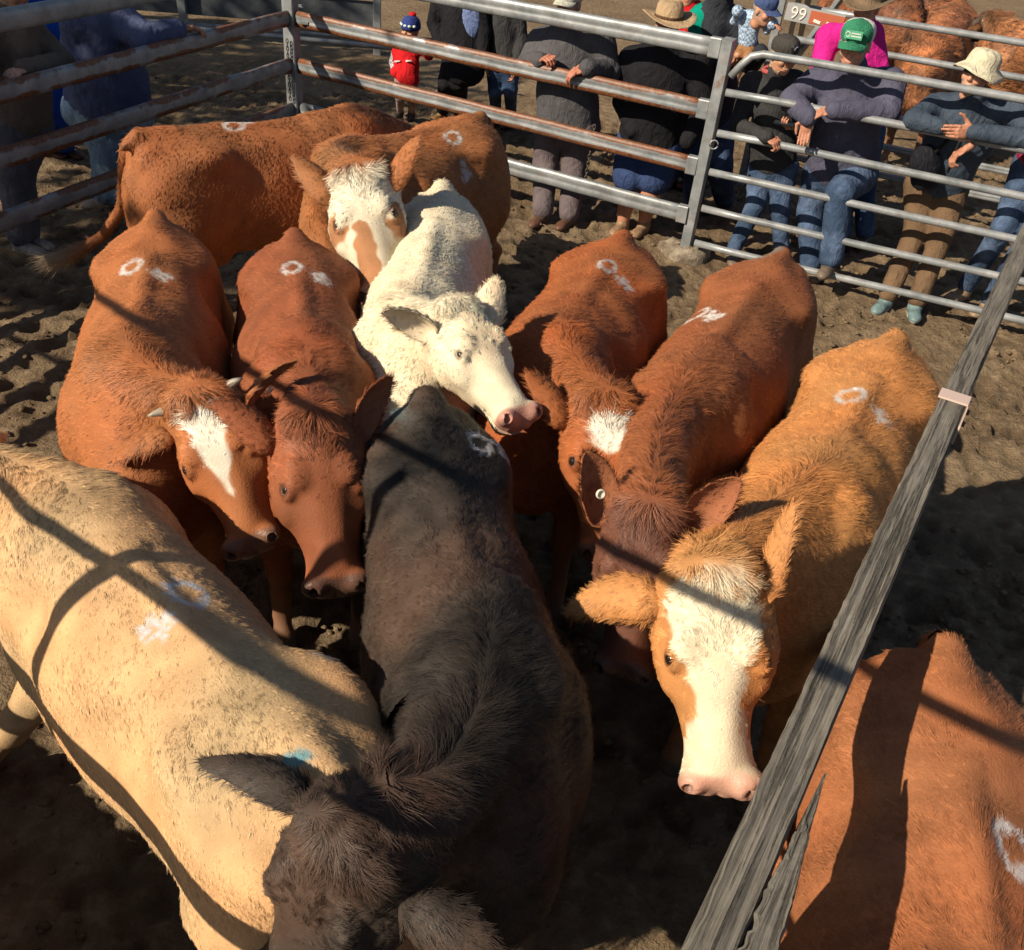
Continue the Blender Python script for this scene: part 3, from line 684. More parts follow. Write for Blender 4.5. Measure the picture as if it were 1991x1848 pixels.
def galv_mat(name, rust_top):
    m = new_mat(name, (.40, .41, .40), .55, .0, .5); t = NT(m); co = t.coord((1, 1, 1))
    st = t.coord((.6, .6, 6)); a = t.noise(6, 5, .65, co); b = t.noise(40, 4, .6, co); r_ = t.n('ShaderNodeAttribute', attribute_name='rust')
    base = t.ramp(a, [(.3, (.16, .18, .19)), (.55, (.29, .31, .32)), (.75, (.40, .41, .41))])
    rust = t.ramp(b, [(.3, (.090, .032, .014)), (.6, (.20, .075, .030)), (.8, (.30, .16, .09))])
    f = t.math('ADD', r_.outputs['Fac'], t.math('MULTIPLY', t.math('SUBTRACT', t.noise(3.3, 6, .7, co), .5), 2.2))
    f2 = t.ramp(f, [(.42, (0,)*3), (.60, (1,)*3)])
    dirt = t.ramp(t.noise(11, 5, .7, co), [(.5, (0,)*3), (.75, (.6,)*3)])
    c = t.mix(f2, base, rust); c = t.mix(dirt, c, (.16, .12, .085)); t.l(c, t.b.inputs['Base Color'])
    ro = t.ramp(f2, [(0, (.40,)*3), (1, (.48,)*3)]); t.l(ro, t.b.inputs['Roughness'])
    mt = t.math('MULTIPLY', t.math('SUBTRACT', 1., f2), .22); t.l(mt, t.b.inputs['Metallic']); t.bump(b, .25, .003)
    return m
GALV = galv_mat('galvanised_rail', 1)
OVAL = [(-.5, .0), (-.46, .28), (-.34, .44), (-.15, .5), (.15, .5), (.34, .44), (.46, .28), (.47, .12), (.40, .06), (.40, -.06), (.47, -.12), (.46, -.28), (.34, -.44), (.15, -.5), (-.15, -.5), (-.34, -.44), (-.46, -.28)]
def sweep_bar(a, b, prof_, w, h, n=10, up=(0, 0, 1), rustf=None, seed=0, caps=True, wob=0.):
    a = np.asarray(a, float); b = np.asarray(b, float); t = nz(b-a); s = nz(np.cross(t, up)); u = np.cross(s, t)
    pr = np.array(prof_); k = len(pr); r = np.random.default_rng(seed); V = []; R = []
    for i in range(n+1):
        c = a+(b-a)*i/n+(u*r.normal()*wob+s*r.normal()*wob if 0 < i < n else 0)
        V.append(c+pr[:, :1]*w*s+pr[:, 1:]*h*u); R.append(np.array([rustf(x, y) if rustf else 0 for x, y in pr]))
    V = np.concatenate(V); R = np.concatenate(R)
    F = [(i*k+j, i*k+(j+1) % k, (i+1)*k+(j+1) % k, (i+1)*k+j) for i in range(n) for j in range(k)]
    if caps: F += [tuple(range(k))[::-1], tuple(range(n*k, n*k+k))]
    return V, F, R
CIRC = [(.5*math.cos(t), .5*math.sin(t)) for t in np.linspace(0, 2*PI, 17)[:-1]]
SQ = [(-.5, -.44), (-.44, -.5), (.44, -.5), (.5, -.44), (.5, .44), (.44, .5), (-.44, .5), (-.5, .44)]
def merge(parts):
    V, F, R = [], [], []; o = 0
    for v, f, r in parts:
        V.append(v); F += [tuple(i+o for i in q) for q in f]; R.append(r); o += len(v)
    return np.concatenate(V), F, np.concatenate(R)
def bar(name, parent, a, b, prof_, w, h, mat, **kw):
    V, F, R = sweep_bar(a, b, prof_, w, h, **kw); return mesh_obj(name, V, F, mat, parent, attrs={'rust': R}, smooth_=(prof_ is not SQ))
CORN = A3(-2.12, 8.08, 0); POST2 = A3(1.13, 6.80, 0); LEFT0 = A3(-4.35, 2.0, 0)
rust_top = lambda k=1.: (lambda x, y: k*(.52 if y > .42 else .40 if y > .2 else (.50 if y < -.2 else -.15)))
def chain(name, top, n, parent=None, label=None, link=.030, dirv=(0, 0, -1), loc=None):
    e = empty(name, top); p = np.array(top, float); d = nz(dirv)
    if label: tag(e, label, 'chain')
    for i in range(n):
        s = nz(np.cross(d, (1, .2, 0))) if i % 2 else nz(np.cross(d, (.3, 1, 0))); V = []
        for a in np.linspace(0, 2*PI, 13)[:-1]:
            c = p+d*(link*.62*math.cos(a))+s*(link*.34*math.sin(a)); out = nz(d*math.cos(a)*.6+s*math.sin(a)); bn = np.cross(d, s)
            for q in np.linspace(0, 2*PI, 6)[:-1]: V.append(c+.0042*(math.cos(q)*out+math.sin(q)*bn))
        F = [(i_*5+j, i_*5+(j+1) % 5, ((i_+1) % 12)*5+(j+1) % 5, ((i_+1) % 12)*5+j) for i_ in range(12) for j in range(5)]
        mesh_obj('link', np.array(V), F, CHAIN, e); p = p+d*link*.92
    return e
CHAIN = new_mat('chain_steel', (.10, .085, .07), .5, .6)
def rail_fence():
    e = empty('rail_fence', CORN); tag(e, 'left pen fence of rust streaked oval rails running away to the corner post', 'fence', 'rail fences round the cattle pen')
    zs = [1.5, 1.14, .79, .44]
    u = nz(LEFT0-CORN)
    for i, z in enumerate(zs):
        bar('rail', e, CORN+u*.05+A3(0, 0, z), LEFT0+A3(0, 0, z), OVAL, .052, .118, GALV, n=24, rustf=rust_top(1.2 if i else .3), seed=i, wob=.002)
    for t in (3.3, 6.4):
        c = CORN+u*t; bar('post', e, c, c+A3(0, 0, 1.6), SQ, .09, .09, GALV, n=3, up=u, rustf=lambda x, y: .0)
    bar('post', e, CORN, CORN+A3(0, 0, 1.75), SQ, .10, .10, GALV, n=4, up=u, rustf=lambda x, y: -.1)
    lg = new_mat('latch_steel', (.3, .3, .3), .45, .6)
    c = CORN+A3(.10, -.09, 1.12)
    V, F, R = sweep_bar(c, c+A3(0, 0, .14), SQ, .02, .03, n=1); V2, F2, R2 = sweep_bar(c+A3(.05, 0, 0), c+A3(.05, 0, .14), SQ, .015, .03, n=1)
    V3, F3, R3 = sweep_bar(c+A3(-.01, 0, .01), c+A3(.06, 0, .01), SQ, .02, .02, n=1); V4, F4, R4 = sweep_bar(c+A3(-.01, 0, .13), c+A3(.06, 0, .13), SQ, .02, .02, n=1)
    V, F, R = merge([(V, F, R), (V2, F2, R2), (V3, F3, R3), (V4, F4, R4)]); mesh_obj('latch', V, F, GALV, e, attrs={'rust': R}, smooth_=False)
    chain('chain', CORN+A3(-.02, -.075, .98), 17, label='dark chain hanging down the corner post of the left fence')
    e = empty('rail_fence', (CORN+POST2)/2); tag(e, 'middle pen fence of rusty brown oval rails before the man in grey', 'fence', 'rail fences round the cattle pen')
    u = nz(POST2-CORN)
    for i, (z0, z1) in enumerate([(1.5, 1.485), (1.14, 1.09), (.79, .70), (.44, .34)]):
        bar('rail', e, CORN+u*.06+A3(0, 0, z0), POST2-u*.05+A3(0, 0, z1), OVAL, .052, .118, GALV, n=24, rustf=rust_top([-.3, 1.6, 1.9, .3][i]), seed=10+i, wob=.0015)
        bar('rail_cleat', e, POST2-u*.12+A3(0, 0, z1), POST2-u*.045+A3(0, 0, z1), SQ, .06, .125, GALV, n=1, rustf=lambda x, y: -.2)
    bar('post', e, POST2+A3(.0, .05, 0), POST2+A3(0, 0, 1.55), SQ, .10, .075, GALV, n=6, up=u, rustf=lambda x, y: .28 if y > 0 else .1)
    k = 16; V = []
    for j, (r_, z) in enumerate([(.20, -.02), (.19, .06), (.13, .10), (.0, .10)]):
        for a in np.linspace(0, 2*PI, k+1)[:-1]: V.append(POST2+A3(0, .05, 0)+A3(r_*math.cos(a)*(1+.12*math.sin(3*a)), r_*math.sin(a)*(1+.1*math.cos(2*a)), z+.015*math.sin(5*a+j)))
    F = [(j*k+i, j*k+(i+1) % k, (j+1)*k+(i+1) % k, (j+1)*k+i) for j in range(3) for i in range(k)]
    cm = new_mat('concrete_footing', (.30, .25, .18), .9); t = NT(cm); t.bump(t.noise(40, 5, .7, t.coord()), .8, .02); t.l(t.ramp(t.noise(9, 5, .7, t.coord()), [(.4, (.12, .09, .06)), (.6, (.32, .27, .20))]), t.b.inputs['Base Color'])
    mesh_obj('footing', np.array(V), F, cm, e)
    c0 = at(1155, 250, .78); chain('chain', A3(c0[0], c0[1]-.03, .80), 19, label='rusty chain draped from the middle fence in front of the grey trousers', dirv=(-.04, .02, -1))
rail_fence()
GA, GB = A3(1.2, 6.75, 0), A3(2.95, 6.1, 0); GU = nz(GB-GA); GN = A3(-GU[1], GU[0], 0)
def tube_path(pts, r, k=12, n_sub=6):
    P = np.array(pts, float); cum = np.concatenate([[0], np.cumsum(np.linalg.norm(np.diff(P, axis=0), axis=1))])
    V, R = [], []; T = np.gradient(P, axis=0); T /= np.linalg.norm(T, axis=1)[:, None]
    for p, t in zip(P, T):
        s = nz(np.cross(t, (.05, .1, 1.))); u = np.cross(s, t)
        for a in np.linspace(0, 2*PI, k+1)[:-1]: V.append(p+r*(math.cos(a)*s+math.sin(a)*u)); R.append(-.25)
    n = len(P); F = [(i*k+j, i*k+(j+1) % k, (i+1)*k+(j+1) % k, (i+1)*k+j) for i in range(n-1) for j in range(k)]+[tuple(range(k))[::-1], tuple(range((n-1)*k, n*k))]
    return np.array(V), F, np.array(R)
def pipe_gate():
    e = empty('pipe_gate', GA); tag(e, 'long pipe gate with six round galvanised pipes that the onlookers lean on', 'gate')
    EX = GB+GU*.9
    zz = [1.5, 1.225, .955, .685, .42, .155]
    for i, z in enumerate(zz):
        r = np.random.default_rng(i); q0 = GA+GU*.07; pts = [q0+(EX-q0)*t+A3(0, 0, z+.006*math.sin(3*t+i)) for t in np.linspace(0, 1, 14)]
        if i == 0: pts = [GA-GU*.02+A3(0, 0, z-.17), GA+GU*.04+A3(0, 0, z-.08), GA+GU*.09+A3(0, 0, z-.025), GA+GU*.16+A3(0, 0, z-.002)]+pts[2:]
        else: pts[0] = GA-GU*.03+A3(0, 0, z)
        V, F, R = tube_path(pts, .0255); mesh_obj('pipe', V, F, GALV, e, attrs={'rust': R})
    V, F, R = tube_path([EX+A3(0, 0, t) for t in (.12, .5, .9, 1.52)], .0255); mesh_obj('stile', V, F, GALV, e, attrs={'rust': R})
    c = POST2+A3(.03, -.06, .88); V, F, R = tube_path([c+.03*A3(math.cos(a), 0, math.sin(a)) for a in np.linspace(0, 6.0, 12)], .006, 6); mesh_obj('ring', V, F, GALV, e, attrs={'rust': R})
pipe_gate()
def back_pipe_fence():
    e = empty('pipe_fence', GA+GN*2); tag(e, 'second pipe fence behind the onlookers, in front of the brown cattle', 'fence')
    a, b = GA+GN*2-GU*.05, GB+GN*2+GU*3
    for i, z in enumerate([1.51, 1.27, .81, .57, .34]):
        if i < 2: V, F, R = tube_path([a+(b-a)*t+A3(0, 0, z) for t in np.linspace(0, 1, 8)], .026)
        else: V, F, R = sweep_bar(a+A3(0, 0, z), b+A3(0, 0, z), OVAL, .03, .055, n=8, rustf=lambda x, y: -.3)
        mesh_obj('pipe', V, F, GALV, e, attrs={'rust': R})
    for t in (-.05, 2.4, 4.6):
        c = a+GU*t; bar('post', e, c, c+A3(0, 0, 1.6), SQ, .06, .06, GALV, n=2, up=GU, rustf=lambda x, y: 0)
back_pipe_fence()
def far_yards():
    dark = new_mat('dark_rubber_panel', (.055, .065, .075), .6); t = NT(dark); t.bump(t.noise(9, 4, .6, t.coord()), .4, .02)
    t.l(t.ramp(t.noise(3, 5, .7, t.coord()), [(.35, (.035, .042, .05)), (.7, (.085, .095, .105))]), t.b.inputs['Base Color'])
    # panelled fence far behind the corner
    e = empty('panelled_fence', (-3.5, 12, 0)); tag(e, 'far pen fence with dark rubber panels behind the corner post', 'fence')
    a, b = at(250, 66, 0), at(735, 104, 0); a[2] = b[2] = 0; u = nz(b-a); a = a-u*3
    bar('panel', e, a+A3(0, 0, .42), b+A3(0, 0, .42), SQ, .02, .30, dark, n=6, rustf=None)
    bar('panel', e, a+A3(0, 0, .82), b+A3(0, 0, .82), SQ, .02, .36, dark, n=6, rustf=None)
    bar('panel', e, a+A3(0, 0, 1.28), b+A3(0, 0, 1.28), SQ, .02, .38, dark, n=6, rustf=None)
    for z in (.17, .62, 1.05, 1.55):
        V, F, R = tube_path([a-A3(0, .04, -z), (a+b)/2-A3(0, .04, -z), b-A3(0, .04, -z)], .022); mesh_obj('pipe', V, F, GALV, e, attrs={'rust': R})
    L = np.linalg.norm(b-a)
    for t in (L, L*.62, L*.3): c = a+u*t-A3(0, .06, 0); bar('post', e, c, c+A3(0, 0, 1.7), SQ, .09, .09, GALV, n=2, up=u, rustf=lambda x, y: 0)
    # nearer pipe fence behind the corner
    e = empty('pipe_fence', (-2, 10.5, 0)); tag(e, 'low pipe fence crossing behind the corner post of the pen', 'fence')
    a, b = at(560, 73, .55), at(780, 95, .55); a2 = a-(b-a)*2.6
    for z in (.55, 1.05):
        V, F, R = tube_path([A3(a2[0], a2[1], z), A3(a[0], a[1], z), A3(b[0], b[1], z)], .024); mesh_obj('pipe', V, F, GALV, e, attrs={'rust': R})
    for q in (a2, b): bar('post', e, A3(q[0], q[1], 0), A3(q[0], q[1], 1.2), SQ, .07, .07, GALV, n=2, rustf=lambda x, y: 0)
    # low feed rail lying behind the boy
    e = empty('steel_sheep_rail', (0, 9, 0)); tag(e, 'low grey pipe lying on the dirt between the boy and the grey trousers', 'pipe')
    a, b = at(955, 215, .12), at(1100, 262, .12); V, F, R = tube_path([a-(b-a)*.8, a, b], .03); mesh_obj('pipe_run', V, F, GALV, e, attrs={'rust': R})
    # sloping grey strut and hanging sign behind the baby
    e = empty('race_frame', GA+GN*2.6); tag(e, 'grey steel race frame with a sloping strut behind the baby', 'frame')
    for p, q in [((1560, -30, 1.7), (1530, 95, .9)), ((1578, -30, 1.7), (1550, 100, .9)), ((1500, 175, .5), (1640, -10, 1.5))]:
        P_, Q_ = at(*p), at(*q)
        V, F, R = sweep_bar(P_, Q_, SQ, .05, .05, n=2, rustf=lambda x, y: -.2); mesh_obj('strut', V, F, GALV, e, attrs={'rust': R}, smooth_=False)
    for z in (.2, .9): pass
far_yards()
def flat_text(name, txt, org, ux, uy, size, mat, parent, thick=.002):
    cu = bpy.data.curves.new(name, 'FONT'); cu.body = txt; cu.size = size; cu.extrude = thick; cu.align_x = 'CENTER'; cu.align_y = 'CENTER'
    o_ = bpy.data.objects.new('t', cu); COL.objects.link(o_); bpy.context.view_layer.update(); me = bpy.data.meshes.new_from_object(o_.evaluated_get(bpy.context.evaluated_depsgraph_get())); bpy.data.objects.remove(o_)
    o = bpy.data.objects.new(name, me); COL.objects.link(o); me.materials.clear(); me.materials.append(mat)
    ux = nz(ux); n_ = nz(np.cross(ux, uy)); uy = np.cross(n_, ux); off = np.array(parent['_o']) if parent else np.zeros(3)
    M_ = Matrix(((ux[0], uy[0], n_[0], org[0]-off[0]), (ux[1], uy[1], n_[1], org[1]-off[1]), (ux[2], uy[2], n_[2], org[2]-off[2]), (0, 0, 0, 1)))
    o.parent = parent; o.matrix_local = M_; return o
def pen_sign():
    o0 = GA+GN*1.93+GU*.45; e = empty('pen_sign', o0); tag(e, 'pen sign with 99 and an orange label above the dark cap', 'sign')
    c = aton_g(1548, 33, 1.90); a = aton_g(1528, 22, 1.92); b = aton_g(1640, 46, 1.92); u = nz(b-a); L = np.linalg.norm(b-a)
    bl = new_mat('sign_grey', (.33, .34, .34), .35); orr = new_mat('sign_orange', (.42, .11, .05), .5); wh = new_mat('sign_white', (.7, .68, .62), .6)
    V, F, R = sweep_bar(a, b, SQ, .006, .12, n=1); mesh_obj('sign_board', V, F, bl, e, smooth_=False)
    V, F, R = sweep_bar(a+u*L*.42-GN*.006, b-GN*.006, SQ, .004, .095, n=1); mesh_obj('sign_label', V, F, orr, e, smooth_=False)
    flat_text('lettering', '99', a+u*L*.22-GN*.010, u, (0, 0, 1), .13, wh, e)
    for k in range(2):
        V, F, R = sweep_bar(a+u*L*(.50+.22*k)-GN*.011+A3(0, 0, -.02), a+u*L*(.62+.22*k)-GN*.011+A3(0, 0, -.03), SQ, .004, .022, n=1); mesh_obj('sign_print', V, F, wh, e, smooth_=False)
def aton(px, py, A, B, o=0.):
    u = nz((B-A)[:2]); n = np.array([-u[1], u[0]]); r = CR @ np.array([px*SP-512, py*SP-475, FOC]); t = ((A[:2]+o*n)@n)/(r[:2]@n); return A3(0, 0, CAM_H)+t*r
aton_g = lambda px, py, o: aton(px, py, GA, GB, o)
aton_m = lambda px, py, o: aton(px, py, CORN, POST2, o)
aton_l = lambda px, py, o: aton(px, py, LEFT0, CORN, o)
pen_sign()
def wood_mat():
    m = new_mat('weathered_timber', rough=.85, spec=.2); t = NT(m); co = t.coord((30, 2.0, 30), 'UV') if False else None
    g = t.n('ShaderNodeAttribute', attribute_name='grain'); mp = t.n('ShaderNodeMapping'); mp.inputs['Scale'].default_value = (2.2, 55, 55)
    t.l(g.outputs['Vector'], mp.inputs['Vector']); a = t.noise(1.0, 6, .7, mp.outputs[0], .12)
    mp2 = t.n('ShaderNodeMapping'); mp2.inputs['Scale'].default_value = (9, 220, 220); t.l(g.outputs['Vector'], mp2.inputs['Vector']); b = t.noise(1.0, 5, .7, mp2.outputs[0], .05)
    s_ = t.noise(5, 5, .65, g.outputs['Vector'])
    c = t.ramp(a, [(.30, (.03, .026, .021)), (.40, (.13, .116, .096)), (.6, (.205, .188, .158)), (.8, (.29, .27, .225))])
    c = t.mix(.5, c, t.ramp(b, [(.35, (.04, .034, .028)), (.6, (.24, .22, .185))])); c = t.mix(1., c, t.ramp(s_, [(.3, (.72,)*3), (.7, (1.15,)*3)]), 'MULTIPLY')
    t.l(c, t.b.inputs['Base Color']); h = t.math('ADD', t.math('MULTIPLY', t.ramp(a, [(.36, (0,)*3), (.46, (1,)*3)]), 1.0), t.math('MULTIPLY', b, .5)); t.bump(h, .9, .006)
    return m
WOOD = wood_mat()
def timber(name, parent, a, b, w, h, n=60, seed=1, taper=None, rag=.004):
    a = np.asarray(a, float); b = np.asarray(b, float); t = nz(b-a); s = nz(np.cross(t, (0, 0, 1))); u = np.cross(s, t); L = np.linalg.norm(b-a); r = np.random.default_rng(seed)
    pr = [(-.5, -.5), (-.5, -.2), (-.5, .2), (-.5, .44), (-.44, .5), (-.2, .5), (.0, .5), (.22, .5), (.42, .5), (.5, .42), (.5, .15), (.5, -.2), (.5, -.5), (0, -.5)]
    k = len(pr); V, G = [], []; w1 = np.cumsum(r.normal(0, 1, (n+1, k)), axis=0); w1 -= np.linspace(0, 1, n+1)[:, None]*w1[-1]
    jag = np.convolve(r.normal(0, 1, n+12), np.ones(3)/3, 'same')[:n+1]
    for i in range(n+1):
        q = i/n; c = a+(b-a)*q; ws, hs_ = (taper(q) if taper else (1, 1))
        for j, (x, y) in enumerate(pr):
            e = .0003*w1[i, j]*.4+(rag*abs(jag[i])*(-1 if x > 0 else .3) if abs(x) > .41 and y > 0 else 0)
            V.append(c+s*(x*w*ws+e)+u*(y*h*hs_+.0005*w1[i, (j+5) % k])); G.append((q*L, x*w+seed, y*h))
    F = [(i*k+j, i*k+(j+1) % k, (i+1)*k+(j+1) % k, (i+1)*k+j) for i in range(n) for j in range(k)]+[tuple(range(k))[::-1], tuple(range(n*k, n*k+k))]
    o = mesh_obj(name, np.array(V), F, WOOD, parent, smooth_=False); at_ = o.data.attributes.new('grain', 'FLOAT_VECTOR', 'POINT'); at_.data.foreach_set('vector', np.array(G, np.float32).ravel()); return o
def timber_rail():
    a = at(1852, 782, 1.5); b = at(1375, 1860, 1.5); b = b+(b-a)*.35; e = empty('timber_rail', A3(a[0], a[1], 0))
    tag(e, 'weathered grey timber fence rail slanting across the right side, split at its near end', 'fence')
    off = A3(.0, 0, -.045)
    timber('rail', e, a+off, b+off, .074, .09, n=110, seed=3)
    a2 = at(1860, 765, 1.5); b2 = at(2020, 410, 1.5); timber('rail', e, a2+off*1.1, b2+off*1.1+(b2-a2)*.5, .072, .09, n=60, seed=4)
    # torn off splinter still attached low down
    p = at(1610, 1492, 1.50); q = at(1470, 1862, 1.50); q2 = q+(q-p)*.5
    timber('splinter', e, p-A3(0, 0, .02), q2-A3(0, 0, .02), .055, .045, n=70, seed=6, taper=lambda t: (min(1., .06+1.5*t), min(1, .15+2*t)), rag=.007)
    cp = new_mat('painted_bracket', (.55, .42, .36), .5); d = nz(b-a); s = nz(np.cross(d, (0, 0, 1)))
    V, F, R = sweep_bar(a+d*.0+A3(0, 0, .004), a-d*.055+A3(0, 0, .004), SQ, .082, .006, n=1); mesh_obj('bracket', V, F, cp, e, smooth_=False)
    V, F, R = sweep_bar(a+d*.12-s*.041+A3(0, 0, -.03), a-d*.06-s*.041+A3(0, 0, -.03), SQ, .005, .06, n=1); mesh_obj('bracket', V, F, cp, e, smooth_=False)
    for t in (.05, -.025):
        p_ = a+d*t-s*.046+A3(0, 0, -.028); V, F, R = sweep_bar(p_+s*.004, p_-s*.006, CIRC, .016, .016, n=1); mesh_obj('bolt', V, F, GALV, e, attrs={'rust': R+.8})
    for t in (-.03, 1.75):
        c = a+d*t+s*.0; bar('post', e, A3(c[0], c[1], 0), A3(c[0], c[1], 1.405), SQ, .07, .07, GALV, n=3, up=d, rustf=lambda x, y: .2)
    for z in (.95, .5): timber('rail', e, a+A3(0, 0, z-1.5), b+A3(0, 0, z-1.5), .05, .09, n=30, seed=int(z*9))
timber_rail()
def walkway():
    e = empty('walkway_fence', (0, -.1, 0)); tag(e, 'near pen fence and raised walkway that the viewer stands on', 'walkway')
    d = nz(A3(.86, -.507, 0)); c0 = A3(0, -.10, 0); nn = A3(-.507, -.86, 0)
    P_ = lambda t, z, o=0: c0+d*t+nn*o+A3(0, 0, z)
    for z in (2.65, 2.01): V, F, R = tube_path([P_(-9, z), P_(-3, z), P_(0, z), P_(3, z)], .0165); mesh_obj('pipe', V, F, GALV, e, attrs={'rust': R})
    for z in (1.45, 1.12): bar('rail', e, P_(-9, z), P_(2.0, z), OVAL, .05, .09, GALV, n=6, rustf=rust_top(1))
    for t in (-6.5, -4.3, -2.16, .1): bar('post', e, P_(t, 0, .06), P_(t, 2.62, .06), SQ, .036, .036, GALV, n=3, up=d, rustf=lambda x, y: 0)
    for k in range(5):
        z = .08+.155*k; bar('board', e, P_(-9, z, .0), P_(2.0, z, .0), SQ, .03, .145, WOOD, n=1)
    for k in range(6): o_ = 1.25+.17*k; bar('plank', e, P_(-9, 1.22, o_), P_(4, 1.22, o_), SQ, .16, .04, WOOD, n=1)
walkway()
# ================================================================== TREE OUTSIDE THE FRAME (gives the dappled shade on the left)
def shade_tree(name, cx, cy, cz, rad, n, seed, label):
    e = empty(name, (cx, cy, 0)); tag(e, label, 'tree', 'trees beside the yards'); r = np.random.default_rng(seed)
    bark = bpy.data.materials.get('bark') or new_mat('bark', (.16, .12, .09), .9); lf = bpy.data.materials.get('leaf') or new_mat('leaf', (.06, .09, .035), .6)
    parts = [sweep_bar((cx, cy, 0), (cx+.2, cy+.1, cz), CIRC, .42, .42, n=5, seed=seed, wob=.05)]
    clumps = []
    for i in range(16):
        d = nz(r.normal(size=3)); c = A3(cx, cy, cz)+d*np.array(rad)*r.uniform(.3, .95); clumps.append(c)
        parts.append(sweep_bar((cx+.2, cy+.1, cz-.8), c, CIRC, .10, .10, n=3, seed=i, wob=.08))
    V, F, R = merge(parts); mesh_obj('trunk', V, F, bark, e)
    cl = np.array(clumps); k = r.integers(0, len(cl), n); P = cl[k]+r.normal(size=(n, 3))*np.array(rad)*.22
    a = r.normal(size=(n, 3)); a /= np.linalg.norm(a, axis=1)[:, None]; b = np.cross(a, r.normal(size=(n, 3))); b /= np.linalg.norm(b, axis=1)[:, None]
    s = r.uniform(.10, .20, n)[:, None]; V = np.stack([P-a*s, P+b*s*.4, P+a*s, P-b*s*.4], 1).reshape(-1, 3); F = np.arange(4*n).reshape(-1, 4)
    o = mesh_obj('crown', V, F, lf, e, smooth_=False); o['kind'] = 'stuff'
shade_tree('gum_tree', -11.2, 4.6, 6.0, (3.6, 3.2, 1.7), 4300, 3, 'broad gum tree shading the left end of the yards')
shade_tree('gum_tree', -9.6, 1.0, 6.6, (1.9, 1.5, .9), 1400, 8, 'smaller thin crowned gum tree near the walkway')

# ================================================================== PEOPLE
def cloth_mat(name, col, rough=.85, pat=None, scale=1.):
    m = new_mat(name, col, rough, spec=.15); t = NT(m); co = t.coord(); a = t.noise(5*scale, 5, .6, co); b = t.noise(320, 2, .5, co); w = t.noise(9, 5, .62, t.coord((1.6, 1.6, .8)), 1.4)
    c = t.mix(1., col, t.ramp(a, [(.3, (.78,)*3), (.7, (1.2,)*3)]), 'MULTIPLY')
    if pat == 'jeans': c = t.mix(t.ramp(t.noise(4, 4, .6, co), [(.45, (0,)*3), (.68, (.75,)*3)]), col, tuple(min(1, x*2.6+.05) for x in col))
    if pat == 'check':
        ck = t.n('ShaderNodeTexChecker'); ck.inputs['Scale'].default_value = 60; t.l(co, ck.inputs['Vector']); c = t.mix(ck.outputs['Fac'], col, tuple(x*.45 for x in col))
    if pat == 'stripe':
        wv = t.n('ShaderNodeTexWave', bands_direction='Z'); wv.inputs['Scale'].default_value = 5; t.l(co, wv.inputs['Vector']); c = t.mix(t.ramp(wv.outputs['Fac'], [(.55, (0,)*3), (.6, (1,)*3)]), col, (.02, .02, .03))
    t.l(c, t.b.inputs['Base Color']); t.bump(t.math('ADD', t.math('MULTIPLY', w, 1.), t.math('MULTIPLY', b, .12)), .75, .035); return m
_cm = {}
def cloth(name, col, **k):
    if name not in _cm: _cm[name] = cloth_mat(name, col, **k)
    return _cm[name]
def skin_mat():
    m = new_mat('skin', rough=.5, spec=.35); t = NT(m); a = t.n('ShaderNodeAttribute', attribute_name='pc'); n = t.noise(40, 4, .6, t.coord())
    t.l(t.mix(1., a.outputs['Color'], t.ramp(n, [(.3, (.82, .78, .76)), (.7, (1.1, 1.08, 1.06))]), 'MULTIPLY'), t.b.inputs['Base Color'])
    t.b.inputs['Subsurface Weight'].default_value = .08; t.b.inputs['Subsurface Radius'].default_value = (.01, .004, .002); t.bump(t.noise(180, 3, .6, t.coord()), .25, .002); return m
SKIN = skin_mat(); SK = A3(.52, .27, .17); SKD = A3(.42, .20, .125)
def grid_for(pts, m, h):
    P = np.array(pts); return Grid(P.min(0)-m, P.max(0)+m, h)
def limb_mesh(name, parent, g, mat, wr=.004, seed=1, col=None, colf=None, it=2):
    V, F = g.mesh(); V = smooth(V, F, it, .5); N, _ = vnormals(V, F)
    if wr:
        n1 = SineNoise(seed, .10, 12)(V*A3(1, 1, .7)); n2 = SineNoise(seed+1, .045, 12)(V); V = V+N*(wr*.55*(1-np.abs(n1))+wr*.15*n2)[:, None]
    at_ = {}
    if col is not None: at_ = {'pc': np.tile(col, (len(V), 1)) if colf is None else colf(V, np.tile(col, (len(V), 1)))}
    return mesh_obj(name, V, F, mat, parent, attrs=at_)
